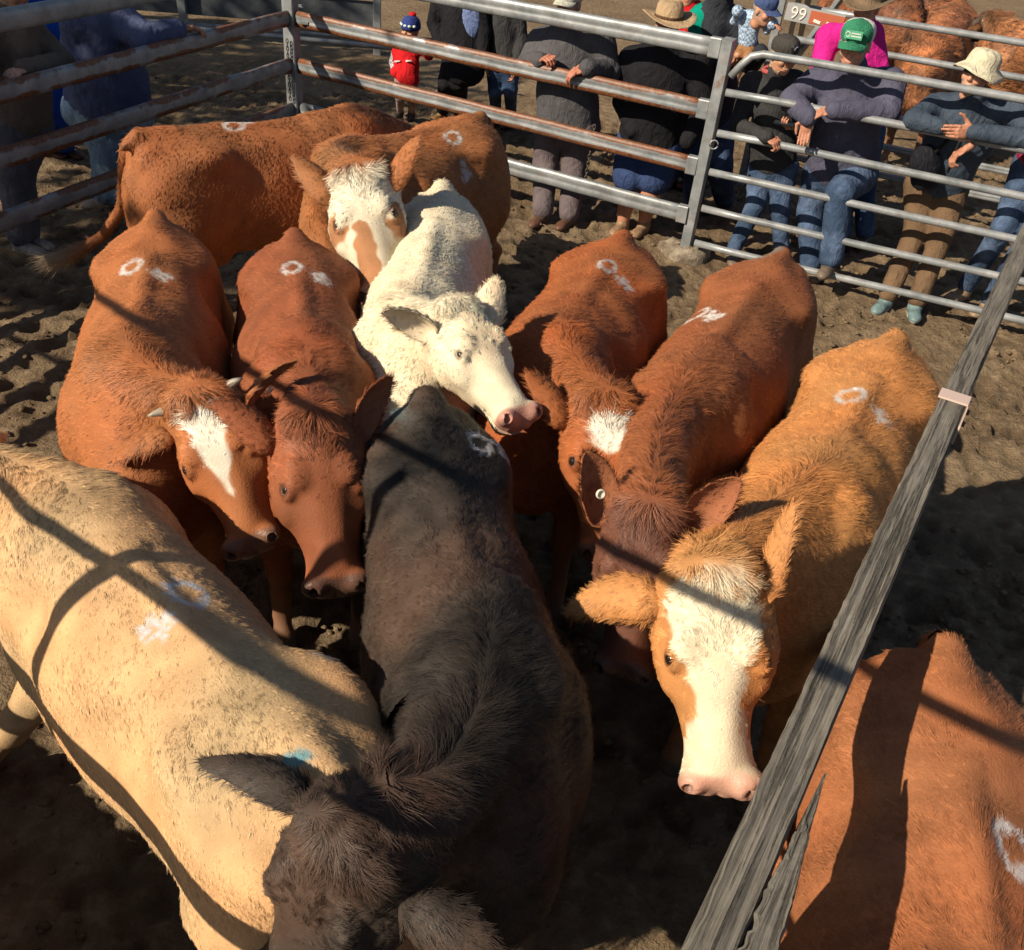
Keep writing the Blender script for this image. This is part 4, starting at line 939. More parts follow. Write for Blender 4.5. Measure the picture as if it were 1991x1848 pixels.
def head(parent, c, fwd, up, s=1., col=SK, hair=(.3, .26, .22), hairlen=.0, seed=1, neck=None, old=True, glasses=False):
    up = nz(up); fwd = nz(np.asarray(fwd, float)-np.dot(fwd, up)*up); sd = np.cross(fwd, up); M = np.array([sd, fwd, up])
    g = Grid((-.11, -.13, -.20), (.11, .14, .14), .0060)
    g.ell((0, -.008, .03), (.076, .096, .092), .02); g.ell((0, .022, -.045), (.060, .070, .078), .03); g.ell((0, .060, -.098), (.026, .022, .018), .03)
    g.cone((0, .084, .012), (0, .108, -.028), .009, .0135, .015); g.ell((0, .098, -.036), (.019, .012, .010), .008)
    for q in (-1, 1):
        g.ell((q*.032, .100, .008), (.018, .014, .011), .012, sub=True); g.ell((q*.030, .078, .030), (.026, .016, .008), .012)
        g.ell((q*.042, .066, -.030), (.022, .022, .020), .02); g.ell((q*.077, -.008, -.005), (.010, .022, .032), .008); g.cone((q*.026, .092, -.032), (q*.034, .078, -.068), .002, .002, .01, True)
    g.ell((0, .086, -.068), (.024, .010, .006), .005); g.ell((0, .083, -.078), (.020, .010, .006), .005); g.cone((-.022, .096, -.0725), (.022, .096, -.0725), .0022, .0022, .003, True)
    g.cone((0, -.02, -.06), (0, -.032, -.125), .055, .056, .03)
    V, F = g.mesh(); V = smooth(V, F, 1, .5); r = SineNoise(seed, .03)(V)
    pc = np.tile(col, (len(V), 1)); m = np.exp(-(((V[:, 0])/.024)**2+((V[:, 2]+.073)/.010)**2))*(V[:, 1] > .07); pc = mixc(pc, m*.7, (.42, .13, .10))
    ck = np.exp(-(((np.abs(V[:, 0])-.045)/.025)**2+((V[:, 2]+.025)/.03)**2))*(V[:, 1] > .03)+np.exp(-((V[:, 0]/.015)**2+((V[:, 2]+.03)/.02)**2))*(V[:, 1] > .09); pc = mixc(pc, np.clip(ck, 0, 1)*.45, (.58, .20, .13))
    eb = np.exp(-(((np.abs(V[:, 0])-.032)/.020)**2+((V[:, 2]-.032)/.006)**2))*(V[:, 1] > .06); pc = mixc(pc, eb*.7, np.array(hair)*.8)
    hm = np.maximum(sstep(.05, .065, V[:, 2]+.02*r), sstep(.012, -.005, V[:, 1]+.25*np.abs(V[:, 2]-.02)+.1*r)*sstep(-.10, -.08, V[:, 2]+.01*r+hairlen))*(1-sstep(.035, .0, np.hypot((V[:, 1]+.008), (V[:, 2]+.005)))*(np.abs(V[:, 0]) > .07)); pc = mixc(pc, hm, hair)
    N, _ = vnormals(V, F); V = V+N*(hm*(.006+.004*r))[:, None]
    if s != 1: V = V*s
    o = mesh_obj('head', V@M+c, F, SKIN, parent, attrs={'pc': pc}); part_of(o)
    for q in (-1, 1):
        ce = A3(q*.032, .0835, .006)*s; uu, vv = np.meshgrid(np.linspace(0, 2*PI, 11)[:-1], np.linspace(0, PI, 7)); S = np.stack([np.sin(vv)*np.cos(uu), np.sin(vv)*np.sin(uu), np.cos(vv)], -1).reshape(-1, 3)*.0115*s+ce
        Fq = np.array([(i*10+j, i*10+(j+1) % 10, (i+1)*10+(j+1) % 10, (i+1)*10+j) for i in range(6) for j in range(10)]); ey = np.tile(A3(.6, .55, .5), (len(S), 1)); ey[S[:, 1] > ce[1]+.0085*s] = (.03, .03, .03)
        mesh_obj('eye', S@M+c, Fq, SKIN, o, attrs={'pc': ey})
    if glasses:
        gm = bpy.data.materials.get('dark_lens') or new_mat('dark_lens', (.01, .01, .012), .1)
        V, F, R = sweep_bar(c+(A3(-.058, .104, .012)*s)@M, c+(A3(.058, .104, .012)*s)@M, OVAL, .008, .032, n=6, up=up); mesh_obj('sunglasses', V, F, gm, parent)
        for q in (-1, 1): V, F, R = sweep_bar(c+(A3(q*.058, .102, .018)*s)@M, c+(A3(q*.084, .0, .012)*s)@M, SQ, .004, .008, n=1, up=up); mesh_obj('sunglass_arm', V, F, gm, parent)
    return M
def lathe_hat(parent, name, c, M, rows, mat, s=1., n=40, thick=.004, wave=None, ell=(1, 1.18), part='hat'):
    """rows: (radius, height); wave(theta, row fraction) -> (dr, dz)"""
    V = []; k = len(rows)
    for i, (r_, z) in enumerate(rows):
        for a in np.linspace(0, 2*PI, n+1)[:-1]:
            dr, dz = wave(a, i/(k-1), r_) if wave else (0, 0); V.append(((r_+dr)*math.sin(a)*ell[0], (r_+dr)*math.cos(a)*ell[1], z+dz))
    V = np.array(V)*s; F = np.array([(i*n+j, i*n+(j+1) % n, (i+1)*n+(j+1) % n, (i+1)*n+j) for i in range(k-1) for j in range(n)])
    N, _ = vnormals(V, F); m = len(V); V2 = np.concatenate([V, V-N*thick]); F2 = np.concatenate([F, F[:, ::-1]+m, np.array([(j, (j+1) % n, (j+1) % n+m, j+m) for j in range(n)])[:, ::-1]])
    o = mesh_obj(part, V2@M+c, F2, mat, parent); part_of(o); return o
def cap(parent, c, M, col, s=1., mesh_col=None, tilt=0.):
    mat = cloth('cap_'+'%02d%02d%02d' % tuple(int(99*x) for x in col), col, scale=2); cc = c+(A3(0, -.005, .035)*s)@M
    rows = [(.088, -.005), (.093, .018), (.093, .045), (.086, .068), (.070, .086), (.045, .098), (.018, .103), (.001, .104)]
    mat2 = cloth('cap_mesh', mesh_col) if mesh_col else mat
    V = []; n = 36
    for i, (r_, z) in enumerate(rows):
        for a in np.linspace(0, 2*PI, n+1)[:-1]: V.append(((r_+.0015*math.cos(6*a))*math.sin(a), (r_+.0015*math.cos(6*a))*math.cos(a)*1.15+(.008 if math.cos(a) > 0 else 0)*math.cos(a), z+.004*math.cos(a)))
    V = np.array(V)*s; F = [(i*n+j, i*n+(j+1) % n, (i+1)*n+(j+1) % n, (i+1)*n+j) for i in range(len(rows)-1) for j in range(n)]
    ang = lambda f: (f[0] % n)*360./n; front = np.array([f for f in F if ang(f) < 68 or ang(f) >= 290]); back = np.array([f for f in F if not (ang(f) < 68 or ang(f) >= 290)])
    o = mesh_obj('cap', V@M+cc, front, mat, parent); part_of(o); mesh_obj('cap_back', V@M+cc, back, mat2, o)
    # peak
    nb, nr = 17, 6; Vb = []
    for side in (0, 1):
        for i in range(nr):
            for j in range(nb):
                a = math.radians(-62+124*j/(nb-1)); q = i/(nr-1); L_ = .075*math.cos(a)**.6*q
                Vb.append((.092*math.sin(a)*(1-.10*q), .100*math.cos(a)*1.08+.010+L_, .004-.012*q-.030*(math.sin(a)**2)*(.4+.6*q)-.004*side))
    Vb = np.array(Vb)*s; q_ = nr*nb; Fb = [(i*nb+j, i*nb+j+1, (i+1)*nb+j+1, (i+1)*nb+j) for i in range(nr-1) for j in range(nb-1)]; Fb = Fb+[(a+q_, d+q_, c_+q_, b+q_) for a, b, c_, d in Fb]+[((nr-1)*nb+j, (nr-1)*nb+j+1, (nr-1)*nb+j+1+q_, (nr-1)*nb+j+q_) for j in range(nb-1)]
    mesh_obj('cap_peak', Vb@M+cc, Fb, mat, o); return o, cc
def hand(parent, w, d, pn, flip, curl=(.5, .5, .5, .5), thumb=.6, s=1., col=SKD, spread=.0, name='hand'):
    d = nz(d); pn = nz(np.asarray(pn, float)-np.dot(pn, d)*d); lat = np.cross(d, pn)*flip; w = np.asarray(w, float)
    g = Grid(w-.17*s, w+.17*s, .0042*s); Mx = np.array([lat, d, pn])
    g.cone(w-d*.012*s, w+d*.01*s, .024*s, .025*s, .015); g.ell(w+d*.055*s, A3(.041, .050, .0155)*s, .015, M=Mx)
    for k, (lx, ln, cr) in enumerate(zip((.030, .010, -.010, -.029), (.96, 1.05, .98, .80), curl)):
        p = w+(d*.092-abs(lx)*.25*d+lat*lx)*s; a = 0.; dd = nz(d+lat*lx*spread*8)
        for L_, r0, r1, ac in ((.042, .0098, .0092, .8), (.027, .0090, .0083, 1.1), (.022, .0082, .0070, .8)):
            a += cr*ac; v = math.cos(a)*dd+math.sin(a)*pn; q = p+v*L_*ln*s; g.cone(p, q, r0*s, r1*s, .004); p = q
    p = w+(d*.025+lat*.030)*s; q = p+nz(d*.55+lat*.75+pn*.25)*.042*s; g.cone(p, q, .015*s, .0115*s, .012); q2 = q+nz(d*(.9)+lat*(.5-thumb)+pn*.35*thumb)*.034*s; g.cone(q, q2, .0108*s, .0095*s, .004); g.cone(q2, q2+nz(d+lat*(.1-thumb*.6)+pn*.3*thumb)*.024*s, .0095*s, .0075*s, .004)
    for lx in (.030, .010, -.010, -.029): g.ell(w+(d*.088-abs(lx)*.25*d+lat*lx-pn*.010)*s, A3(.009, .009, .006)*s, .006, M=Mx)
    def cf(V, c):
        n = SineNoise(7, .02)(V); return np.clip(c*(1+.10*n)[:, None], 0, 1)
    return limb_mesh(name, parent, g, SKIN, wr=0, col=col, colf=cf, it=1)
def shoe(parent, a, d, s=1., col=(.2, .13, .08), boot=.10, sole=(.08, .06, .05), up=(0, 0, 1), shin=None, name='boot'):
    d = nz(d); a = np.asarray(a, float); g = Grid(a-A3(.26, .26, .16)*s, a+A3(.26, .26, .16)*s, .008*s); sd = nz(np.cross(d, up)); up = np.cross(sd, d)
    z = -.055*s; M = np.array([d, sd, up])
    g.ell(a-d*.02*s+up*(z+.01), A3(.055, .040, .045)*s, .02, M=M); g.ell(a+d*.07*s+up*(z-.002), A3(.085, .043, .034)*s, .03, M=M); g.ell(a+d*.135*s+up*(z-.008), A3(.060, .045, .030)*s, .025, M=M)
    g.cone(a+up*z, a+(nz(shin-a) if shin is not None else up)*boot*s, .046*s, .050*s, .03); g.ell(a+d*.045*s+up*(z-.030), A3(.145, .047, .010)*s, .006, M=M)
    def cf(V, c):
        h = (V-a)@up; c = mixc(c, sstep(z-.018*s, z-.026*s, h), sole); return c*(1+.12*SineNoise(3, .05)(V))[:, None]
    return limb_mesh(name, parent, g, SKIN, wr=.0015, col=np.array(col), colf=cf, it=1)
def person(label, J, fwd, top, bottom, foot, group=None, hatf=None, skin=SK, hair=(.3, .27, .24), headup=None, headfwd=None, hs=1., bulk=1., arms=True, hands=None, legs=True, extra=None, wr=.0045, hem=.0, glasses=False, hairlen=0, shorts=False, seed=1, headp=True, h=.012, footd=None, handcol=SKD, topname='jacket', botname='trousers', raised=()):
    J = {k: np.asarray(v, float) for k, v in J.items()}; fwd = nz(fwd)
    for k_ in ('al', 'ar'):
        if k_ in J and k_ not in raised: cz = A3(0, 0, CAM_H); J[k_] = cz+(J[k_]-cz)*(CAM_H-.095)/(CAM_H-J[k_][2])
    e = empty('person', (J['pel'][0], J['pel'][1], 0)); tag(e, label, 'person', group)
    up = nz(J['neck']-J['pel']); sd = nz(J['sr']-J['sl']); fw = nz(np.cross(up, sd)); fw = fw if fw@fwd > 0 else -fw; M = np.array([sd, fw, up]); H = np.linalg.norm(J['neck']-J['pel']); b = bulk*H/.54; e['b'] = b
    pts = [J[k] for k in ('pel', 'neck', 'sl', 'sr')]+([J[k] for k in ('el', 'er', 'wl', 'wr') if k in J] if arms else [])
    g = grid_for(pts, .27*b, h); at_ = lambda t: J['pel']*(1-t)+J['neck']*t; w = max(np.linalg.norm(J['sr']-J['sl'])*.5, .08*b)
    g.ell(at_(.02-hem), A3(.168*b, .125*b, .12*b), .05, M=M); g.ell(at_(.25), A3(.165*b, .130*b, .19*b), .06, M=M); g.ell(at_(.62), A3(w*.92, .125*b, .20*b), .06, M=M); g.cone(J['sl']*.85+J['sr']*.15, J['sr']*.85+J['sl']*.15, .070*b, .070*b, .06)
    g.cone(at_(.85), at_(1.0)*.45+J.get('head', at_(1.1))*.55-A3(0, 0, .05), .085*b, .064*b, .05)
    if arms:
        for q in 'lr':
            if 'e'+q not in J: continue
            g.cone(J['s'+q], J['e'+q], .072*b, .056*b, .04); g.cone(J['e'+q], J['w'+q], .056*b, .042*b, .02); g.ell(J['w'+q], .040, .02)
    limb_mesh(topname, e, g, top, wr, seed)
    if headp and 'head' in J:
        hu = headup if headup is not None else nz(A3(0, 0, 1)+.25*nz(J['head']-J['neck'])); Mh = head(e, J['head'], headfwd if headfwd is not None else fwd, hu, hs, skin, hair, hairlen, seed, glasses=glasses)
        if hatf: hatf(e, J['head'], Mh, hs)
    if legs:
        hl, hr = J['pel']-sd*.085*b-up*.03, J['pel']+sd*.085*b-up*.03; g = grid_for([J['pel'], hl, hr]+[J[k] for k in ('kl', 'kr')]+([] if shorts else [J['al'], J['ar']]), .19*b, h)
        g.ell(J['pel']-up*.02, A3(.160*b, .118*b, .12*b), .05, M=M)
        for q, hp in (('l', hl), ('r', hr)):
            kn, an = J['k'+q], J['a'+q]
            if shorts: g.cone(hp, hp+(kn-hp)*.85, .098*b, .098*b, .03)
            else: g.cone(hp, kn, .098*b, .068*b, .04); g.cone(kn, an+(kn-an)*.04, .068*b, .056*b, .03)
        limb_mesh(botname, e, g, bottom, wr*.9, seed+5)
        for i, q in enumerate('lr'):
            if shorts:
                kn, an = J['k'+q], J['a'+q]; gg = grid_for([kn, an, hl], .12, .009); gg.cone(kn+(J['pel']-kn)*.2, kn, .062*b, .054*b, .03); gg.cone(kn, kn+(an-kn)*.35, .050*b, .055*b, .03); gg.cone(kn+(an-kn)*.35, an, .054*b, .034*b, .03); limb_mesh('leg', e, gg, SKIN, 0, col=np.array(skin))
            fd = (footd or {}).get(q, fwd); fc, bt, sl = foot; shoe(e, J['a'+q], fd, 1.*min(1, b*1.05), fc, bt, sl, shin=J['k'+q])
    for hd in (hands or []): hand(e, *hd[:4], **(hd[4] if len(hd) > 4 else {}), col=handcol)
    if extra: extra(e, J, M)
    return e
G3 = lambda x, y, o: aton((1660+x/2.174)/1.2858, y/2.174/1.2858, GA, GB, o)
M2 = lambda x, y, o: aton((860+x/2.212)/1.2858, y/2.212/1.2858, CORN, POST2, o)
L1 = lambda x, y, o: aton(x/2.212/1.2858, y/2.212/1.2858, LEFT0, CORN, o)
TOC = -GN*.9+A3(-.10, 0, 0); DN = A3(0, 0, -1.)
JEANS = cloth('denim', (.040, .068, .125), pat='jeans'); DJEANS = cloth('dark_denim', (.022, .045, .10), pat='jeans'); NAVYF = cloth('navy_fleece', (.085, .105, .20)); BLACKC = cloth('black_cloth', (.013, .013, .016)); CHARC = cloth('charcoal_cloth', (.040, .040, .042))
GREYJ = cloth('grey_jacket', (.085, .083, .090)); SLATE = cloth('slate_navy_knit', (.085, .085, .13)); BLUEJ = cloth('blue_grey_jacket', (.050, .070, .10), rough=.5); BRN = cloth('brown_trousers', (.15, .095, .055)); PLUM = cloth('grey_plum_trousers', (.13, .105, .11)); MAG = cloth('magenta_cloth', (.62, .020, .26)); TEAL = cloth('teal_cloth', (.0, .24, .17)); REDC = cloth('red_cloth', (.60, .015, .02)); BROWNJ = cloth('brown_jacket', (.15, .115, .09)); ROYAL = cloth('royal_blue_cloth', (.01, .07, .42)); SHORTS = cloth('blue_shorts', (.035, .06, .15)); LJEANS = cloth('pale_denim', (.17, .25, .33), pat='jeans'); CHKB = cloth('blue_check_shirt', (.45, .60, .80), pat='check'); TANC = cloth('tan_shorts', (.33, .16, .07)); DKBLUE = cloth('dark_vest', (.03, .035, .045)); GREYT = cloth('grey_trousers', (.12, .12, .14))
BOOT_BR, BOOT_GR, BOOT_TAN = ((.11, .055, .035), .09, (.05, .035, .03)), ((.15, .12, .09), .10, (.09, .07, .05)), ((.33, .22, .12), .09, (.25, .2, .14))
def green_cap(e, c, M, s):
    o, cc = cap(e, c, M, (.035, .20, .11), s, (.62, .62, .58)); wh = bpy.data.materials.get('patch_white') or new_mat('patch_white', (.70, .74, .68), .7)
    gp = new_mat('patch_green', (.05, .27, .15), .7); u = lambda x, y, z: cc+(A3(x, y, z)*s)@M
    V, F, R = sweep_bar(u(-.048, .118, .046), u(.048, .118, .046), SQ, .004, .044*s, n=1, up=M[2]+M[1]*-.3); mesh_obj('cap_patch', V, F, gp, o, smooth_=False)
    for zz, x0, x1 in ((.054, -.012, .040), (.040, -.012, .044)):
        n_ = 9
        for k in range(n_):
            xx = x0+(x1-x0)*k/n_; V, F, R = sweep_bar(u(-xx, .1215, zz), u(-xx-(x1-x0)/n_*.7, .1215, zz), SQ, .003, .007*s, n=1, up=M[2]); mesh_obj('cap_print', V, F, wh, o, smooth_=False)
    V, F, R = tube_path([u(.030+.012*math.cos(a), .1215, .047+.012*math.sin(a)) for a in np.linspace(0, 5.6, 12)], .0022*s, 5); mesh_obj('cap_print', V, F, wh, o, smooth_=False)
def dark_cap(e, c, M, s):
    o, cc = cap(e, c, M, (.055, .050, .045), s); gp = bpy.data.materials.get('badge_thread') or new_mat('badge_thread', (.30, .33, .42), .6); u = lambda x, y, z: cc+(A3(x, y, z)*s)@M
    bd = new_mat('badge_black', (.03, .03, .035), .7); V = np.array([u(.030*math.cos(a), .117, .048+.022*math.sin(a)) for a in np.linspace(0, 2*PI, 21)[:-1]]+[u(.030*math.cos(a), .110, .048+.022*math.sin(a)) for a in np.linspace(0, 2*PI, 21)[:-1]])
    mesh_obj('cap_badge', V, [tuple(range(20))]+[(i, (i+1) % 20, (i+1) % 20+20, i+20) for i in range(20)], bd, o, smooth_=False)
    V, F, R = tube_path([u(x, .119, z) for x, z in ((-.022, .060), (-.012, .058), (.0, .036), (.012, .058), (.022, .060))], .0022, 5); mesh_obj('cap_print', V, F, gp, o, smooth_=False)
def brim_hat(col, R_=.20, crown=.115, band=None, wavea=.018):
    def f(e, c, M, s):
        mat = cloth('felt_%02d%02d%02d' % tuple(int(99*x) for x in col), col, rough=.8); rows = [(R_, .0), (R_*.85, -.004), (.125, -.004), (.096, .002), (.092, .03), (.088, .07), (.080, .098), (.062, crown-.004), (.035, crown-.018), (.001, crown-.026)]
        wv = lambda a, q, r_: ((.01*math.cos(2*a), wavea*(abs(math.sin(a))**2*1.6-.5)*(r_-.09)/(R_-.09)) if r_ > .11 else (-.010*math.cos(a)**2*(q > .6), 0))
        o = lathe_hat(e, 'hat', c+(A3(0, -.005, .048)*s)@M, M, rows, mat, s, wave=wv)
        if band: lathe_hat(e, 'b', c+(A3(0, -.005, .048)*s)@M, M, [(.0985, .004), (.0965, .024)], cloth('hat_band', band), s, part='hat_band')
    return f
def bucket(e, c, M, s):
    mat = cloth('cream_cotton', (.62, .58, .42)); rows = [(.152, -.038), (.135, -.022), (.112, -.004), (.099, .006), (.096, .035), (.090, .065), (.078, .086), (.045, .095), (.001, .098)]
    lathe_hat(e, 'hat', c+(A3(0, -.005, .042)*s)@M, M, rows, mat, s, wave=lambda a, q, r_: (.006*math.sin(5*a)*(r_ > .105), .016*math.sin(2*a+.8)*max(0, (r_-.10)/.05)+.003*math.sin(7*a)))
def knit_hat(e, c, M, s):
    o = lathe_hat(e, 'hat', c+(A3(0, -.005, .030)*s)@M, M, [(.088, -.02), (.094, .0), (.092, .03), (.080, .065), (.055, .09), (.02, .102), (.001, .104)], cloth('beanie_blue', (.03, .05, .20)), s, part='beanie')
    V, F, R = tube_path([c+(A3(.018*math.cos(a), -.03+.018*math.sin(a), .145)*s)@M for a in np.linspace(0, 6.2, 10)], .022*s, 8); mesh_obj('pompom', V, F, REDC, o)
    for k in range(5):
        a = -1+k*.5; p = c+(A3(.094*math.sin(a), -.005+.105*math.cos(a), .055)*s)@M; g = Grid(p-.04, p+.04, .007); g.ell(p, A3(.022, .022, .016)*s, .01); limb_mesh('beanie_patch', o, g, cloth('beanie_white', (.6, .75, .65)), 0)
ONL = 'onlookers leaning along the pen fence'
def onlookers():
    # ---- man in the green cap
    J = dict(pel=G3(960, 925, .42), neck=G3(1035, 405, .26), head=G3(1040, 243, .12), sl=G3(815, 455, .30), sr=G3(1230, 455, .30), el=G3(695, 545, .14), er=G3(1215, 610, .12), wl=G3(785, 640, -.08), wr=G3(925, 600, -.06),
             kl=G3(795, 1150, .45), al=G3(800, 1430, .50), kr=G3(960, 1045, .06), ar=G3(905, 1415, .02))
    def ex(e, J_, M): 
        c = J_['neck']; V, F, R = tube_path([c+M[0]*.055*math.sin(a)+M[1]*.060*math.cos(a)+M[2]*(.035-.03*math.cos(a)) for a in np.linspace(.35, 2*PI-.35, 14)], .011, 8); mesh_obj('shirt_collar', V, F, cloth('blue_shirt', (.12, .20, .55)), e)
    person('broad man in a green and white cap and navy knit, boot on the lowest pipe', J, TOC, SLATE, JEANS, BOOT_GR, ONL, green_cap, skin=A3(.55, .26, .17), bulk=1.12, hs=1.13, seed=3, headfwd=TOC+A3(0, 0, .12), extra=ex, footd={'r': TOC, 'l': TOC+A3(.5, .1, 0)}, botname='jeans', topname='sweater', raised=('ar',),
           hands=[(J['wl'], DN+A3(.02, -.1, 0), GN*-1, 1, dict(curl=(.15, .2, .25, .3))), (J['wr'], G3(775, 625, -.1)-J['wr'], DN+A3(0, .3, 0), -1, dict(curl=(.35, .35, .4, .45)))])
    # ---- woman in the dark cap with a phone
    J = dict(pel=G3(590, 890, .40), neck=G3(590, 400, .30), head=G3(648, 300, .24), sl=G3(470, 450, .34), sr=G3(715, 440, .34), el=G3(400, 680, .25), er=G3(745, 640, .30), wl=G3(560, 745, -.02), wr=G3(730, 700, .12),
             kl=G3(500, 1110, .30), al=G3(380, 1350, .55), kr=G3(630, 1120, .36), ar=G3(640, 1375, .45))
    def ex(e, J_, M):
        c = J_['neck']; V, F, R = tube_path([c+M[0]*.06*math.sin(a)+M[1]*.06*math.cos(a)+M[2]*.03 for a in np.linspace(0, 2*PI, 14)], .016, 8); mesh_obj('scarf', V, F, cloth('red_scarf', (.45, .10, .09), scale=8), e)
    person('slim woman in a dark badge cap and charcoal knit holding a phone', J, TOC+A3(.35, 0, 0), CHARC, JEANS, BOOT_GR, ONL, dark_cap, bulk=.86, hs=.95, seed=9, hair=(.42, .32, .20), hairlen=.05, headfwd=TOC+A3(.75, 0, -.25), glasses=True, extra=ex, botname='jeans', topname='cardigan',
           hands=[(J['wl'], G3(640, 800, -.06)-J['wl'], DN+A3(0, .5, 0), 1, dict(curl=(1.0, 1., 1., 1.), s=.9)), (J['wr'], G3(640, 690, .06)-J['wr'], A3(0, .3, 1), 1, dict(curl=(.7, .7, .8, .8), s=.9))])
    ph = empty('phone', G3(655, 668, .04)); tag(ph, 'dark phone held flat in the hand of the woman in the dark cap', 'phone'); p = G3(655, 672, .05); V, F, R = sweep_bar(p-GU*.07, p+GU*.07, SQ, .07, .010, n=1); mesh_obj('phone_case', V, F, new_mat('phone_black', (.015, .015, .02), .2), ph, smooth_=False)
    V, F, R = sweep_bar(p-GU*.064+A3(0, 0, .006), p+GU*.064+A3(0, 0, .006), SQ, .06, .002, n=1); mesh_obj('screen', V, F, new_mat('phone_glass', (.03, .04, .05), .08), ph, smooth_=False)
    # ---- man in the cream bucket hat
    J = dict(pel=G3(1490, 990, .40), neck=G3(1690, 540, .22), head=G3(1705, 400, .15), sl=G3(1470, 580, .26), sr=G3(1930, 610, .26), el=G3(1360, 650, .02), er=G3(2010, 760, .02), wl=G3(1500, 690, -.02), wr=G3(1680, 715, -.05),
             kl=G3(1370, 1260, .30), al=G3(1215, 1610, .30), kr=G3(1510, 1270, .26), ar=G3(1375, 1640, .25))
    def ex(e, J_, M):
        c = J_['pel']+M[2]*.10; g = Grid(c-.22, c+.22, .012); g.ell(c+M[1]*.05, A3(.10, .105, .13), .03, M=M); limb_mesh('striped_shirt', e, g, cloth('striped_jersey', (.30, .25, .17), pat='stripe'), .001)
        V, F, R = sweep_bar(c+M[1]*.165+M[2]*.1, c+M[1]*.15+M[2]*.42, SQ, .012, .004, n=3, up=M[1]); mesh_obj('zip', V, F, GALV, e, attrs={'rust': R-.5})
    person('man in a cream bucket hat and blue jacket with brown trousers', J, TOC+A3(-.25, 0, 0), BLUEJ, BRN, ((.14, .22, .23), .05, (.60, .62, .58)), ONL, bucket, skin=A3(.60, .33, .22), bulk=1.02, seed=15, headfwd=TOC+A3(-.3, 0, -.05), headup=A3(.16, 0, 1), glasses=True, extra=ex,
           hands=[(J['wr'], G3(1560, 715, -.09)-J['wr'], GN*1, -1, dict(curl=(.1, .2, .45, .5), thumb=-.6, s=1.08)), (G3(1655, 800, -.02), G3(1575, 840, -.04)-G3(1655, 790, -.02), DN, -1, dict(curl=(.6, .7, .8, .8)))], footd={'l': TOC+A3(-.2, 0, 0), 'r': TOC+A3(.2, 0, 0)})
    cam_ = empty('black_bag', G3(1430, 900, .1)); tag(cam_, 'black bag hanging at the waist of the man in the bucket hat', 'bag'); c = G3(1420, 900, .14); g = Grid(c-.25, c+.25, .012); g.ell(c, A3(.10, .07, .15), .03, M=np.array([nz(A3(.9, 0, .45)), A3(0, 1, 0), nz(A3(-.45, 0, .9))])); g.ell(c+A3(.02, -.03, -.10), A3(.09, .05, .06), .03); limb_mesh('bag_body', cam_, g, cloth('black_nylon', (.012, .013, .018), rough=.4), .004)
    V, F, R = tube_path([c+A3(.02, -.04, .1), c+A3(.12, -.04, .28), c+A3(.22, .0, .45)], .012, 6); mesh_obj('strap', V, F, BLACKC, cam_)
    # ---- person at the right edge, only legs and a knee in view
    J = dict(pel=G3(2080, 880, .35), neck=G3(2260, 420, .2), head=G3(2290, 290, .1), sl=G3(2060, 470, .2), sr=G3(2400, 480, .2), el=G3(2030, 650, .2), er=G3(2480, 700, .2), wl=G3(2060, 800, .0), wr=G3(2350, 800, .0), kl=G3(1850, 1230, .25), al=G3(1640, 1560, .30), kr=G3(1990, 1280, .25), ar=G3(1770, 1640, .32))
    person('person at the right edge in blue jeans and tan work boots, upper body cut off', J, TOC+A3(-.6, 0, 0), cloth('maroon_shirt', (.28, .03, .07)), JEANS, ((.27, .20, .13), .07, (.08, .07, .06)), ONL, bulk=1.05, seed=21, botname='jeans')
    # ---- magenta jumper and brown hat, behind the green cap
    J = dict(pel=G3(1040, 700, 1.3), neck=G3(1090, 120, 1.15), head=G3(1105, 40, 1.05), sl=G3(890, 200, 1.2), sr=G3(1125, 185, 1.2), el=G3(840, 420, 1.1), er=G3(1180, 420, 1.2), wl=G3(960, 560, .9), wr=G3(1080, 560, .9), kl=G3(980, 1000, 1.3), al=G3(970, 1270, 1.3), kr=G3(1090, 1000, 1.3), ar=G3(1090, 1270, 1.3))
    person('person in a magenta jumper and wide brown hat, behind the man in the green cap', J, TOC, MAG, DJEANS, BOOT_BR, None, brim_hat((.17, .12, .075), .19, wavea=.03), seed=27, bulk=.84, headfwd=TOC+A3(-.2, 0, -.5), topname='jumper')
    # ---- teal sleeved person holding the baby
    J = dict(pel=G3(200, 640, .85), neck=G3(290, 30, .75), head=G3(330, -110, .7), sl=G3(215, 115, .75), sr=G3(400, 130, .8), el=G3(250, 330, .70), er=G3(470, 330, .75), wl=G3(330, 360, .5), wr=G3(520, 290, .45), kl=G3(180, 860, .75), al=G3(160, 1080, .7), kr=G3(300, 900, .80), ar=G3(330, 1090, .8))
    def ex(e, J_, M):
        g = grid_for([J_['sl'], J_['el']], .12, .012); b = e['b']; g.cone(J_['sl'], J_['sl']*.35+J_['el']*.65, .082*b, .070*b, .02); limb_mesh('teal_sleeve', e, g, TEAL, .005)
        g = grid_for([J_['el'], J_['wl']], .1, .01); g.cone(J_['el'], J_['wl'], .050, .032, .02); limb_mesh('forearm', e, g, SKIN, 0, col=A3(.50, .26, .16))
    person('adult in a dark vest with teal sleeve and dark jeans, holding the baby', J, TOC, DKBLUE, DJEANS, BOOT_BR, None, brim_hat((.2, .15, .1)), seed=33, extra=ex, hands=[(J['wl'], G3(440, 330, .4)-J['wl'], A3(0, 0, 1), 1)])
    J = dict(pel=G3(455, 235, .45), neck=G3(470, 65, .42), head=G3(545, 52, .30), sl=G3(400, 75, .45), sr=G3(520, 95, .42), el=G3(375, 120, .42), er=G3(560, 170, .35), wl=G3(400, 60, .35), wr=G3(590, 130, .30), kl=G3(400, 300, .35), al=G3(370, 420, .40), kr=G3(450, 320, .35), ar=G3(400, 440, .40))
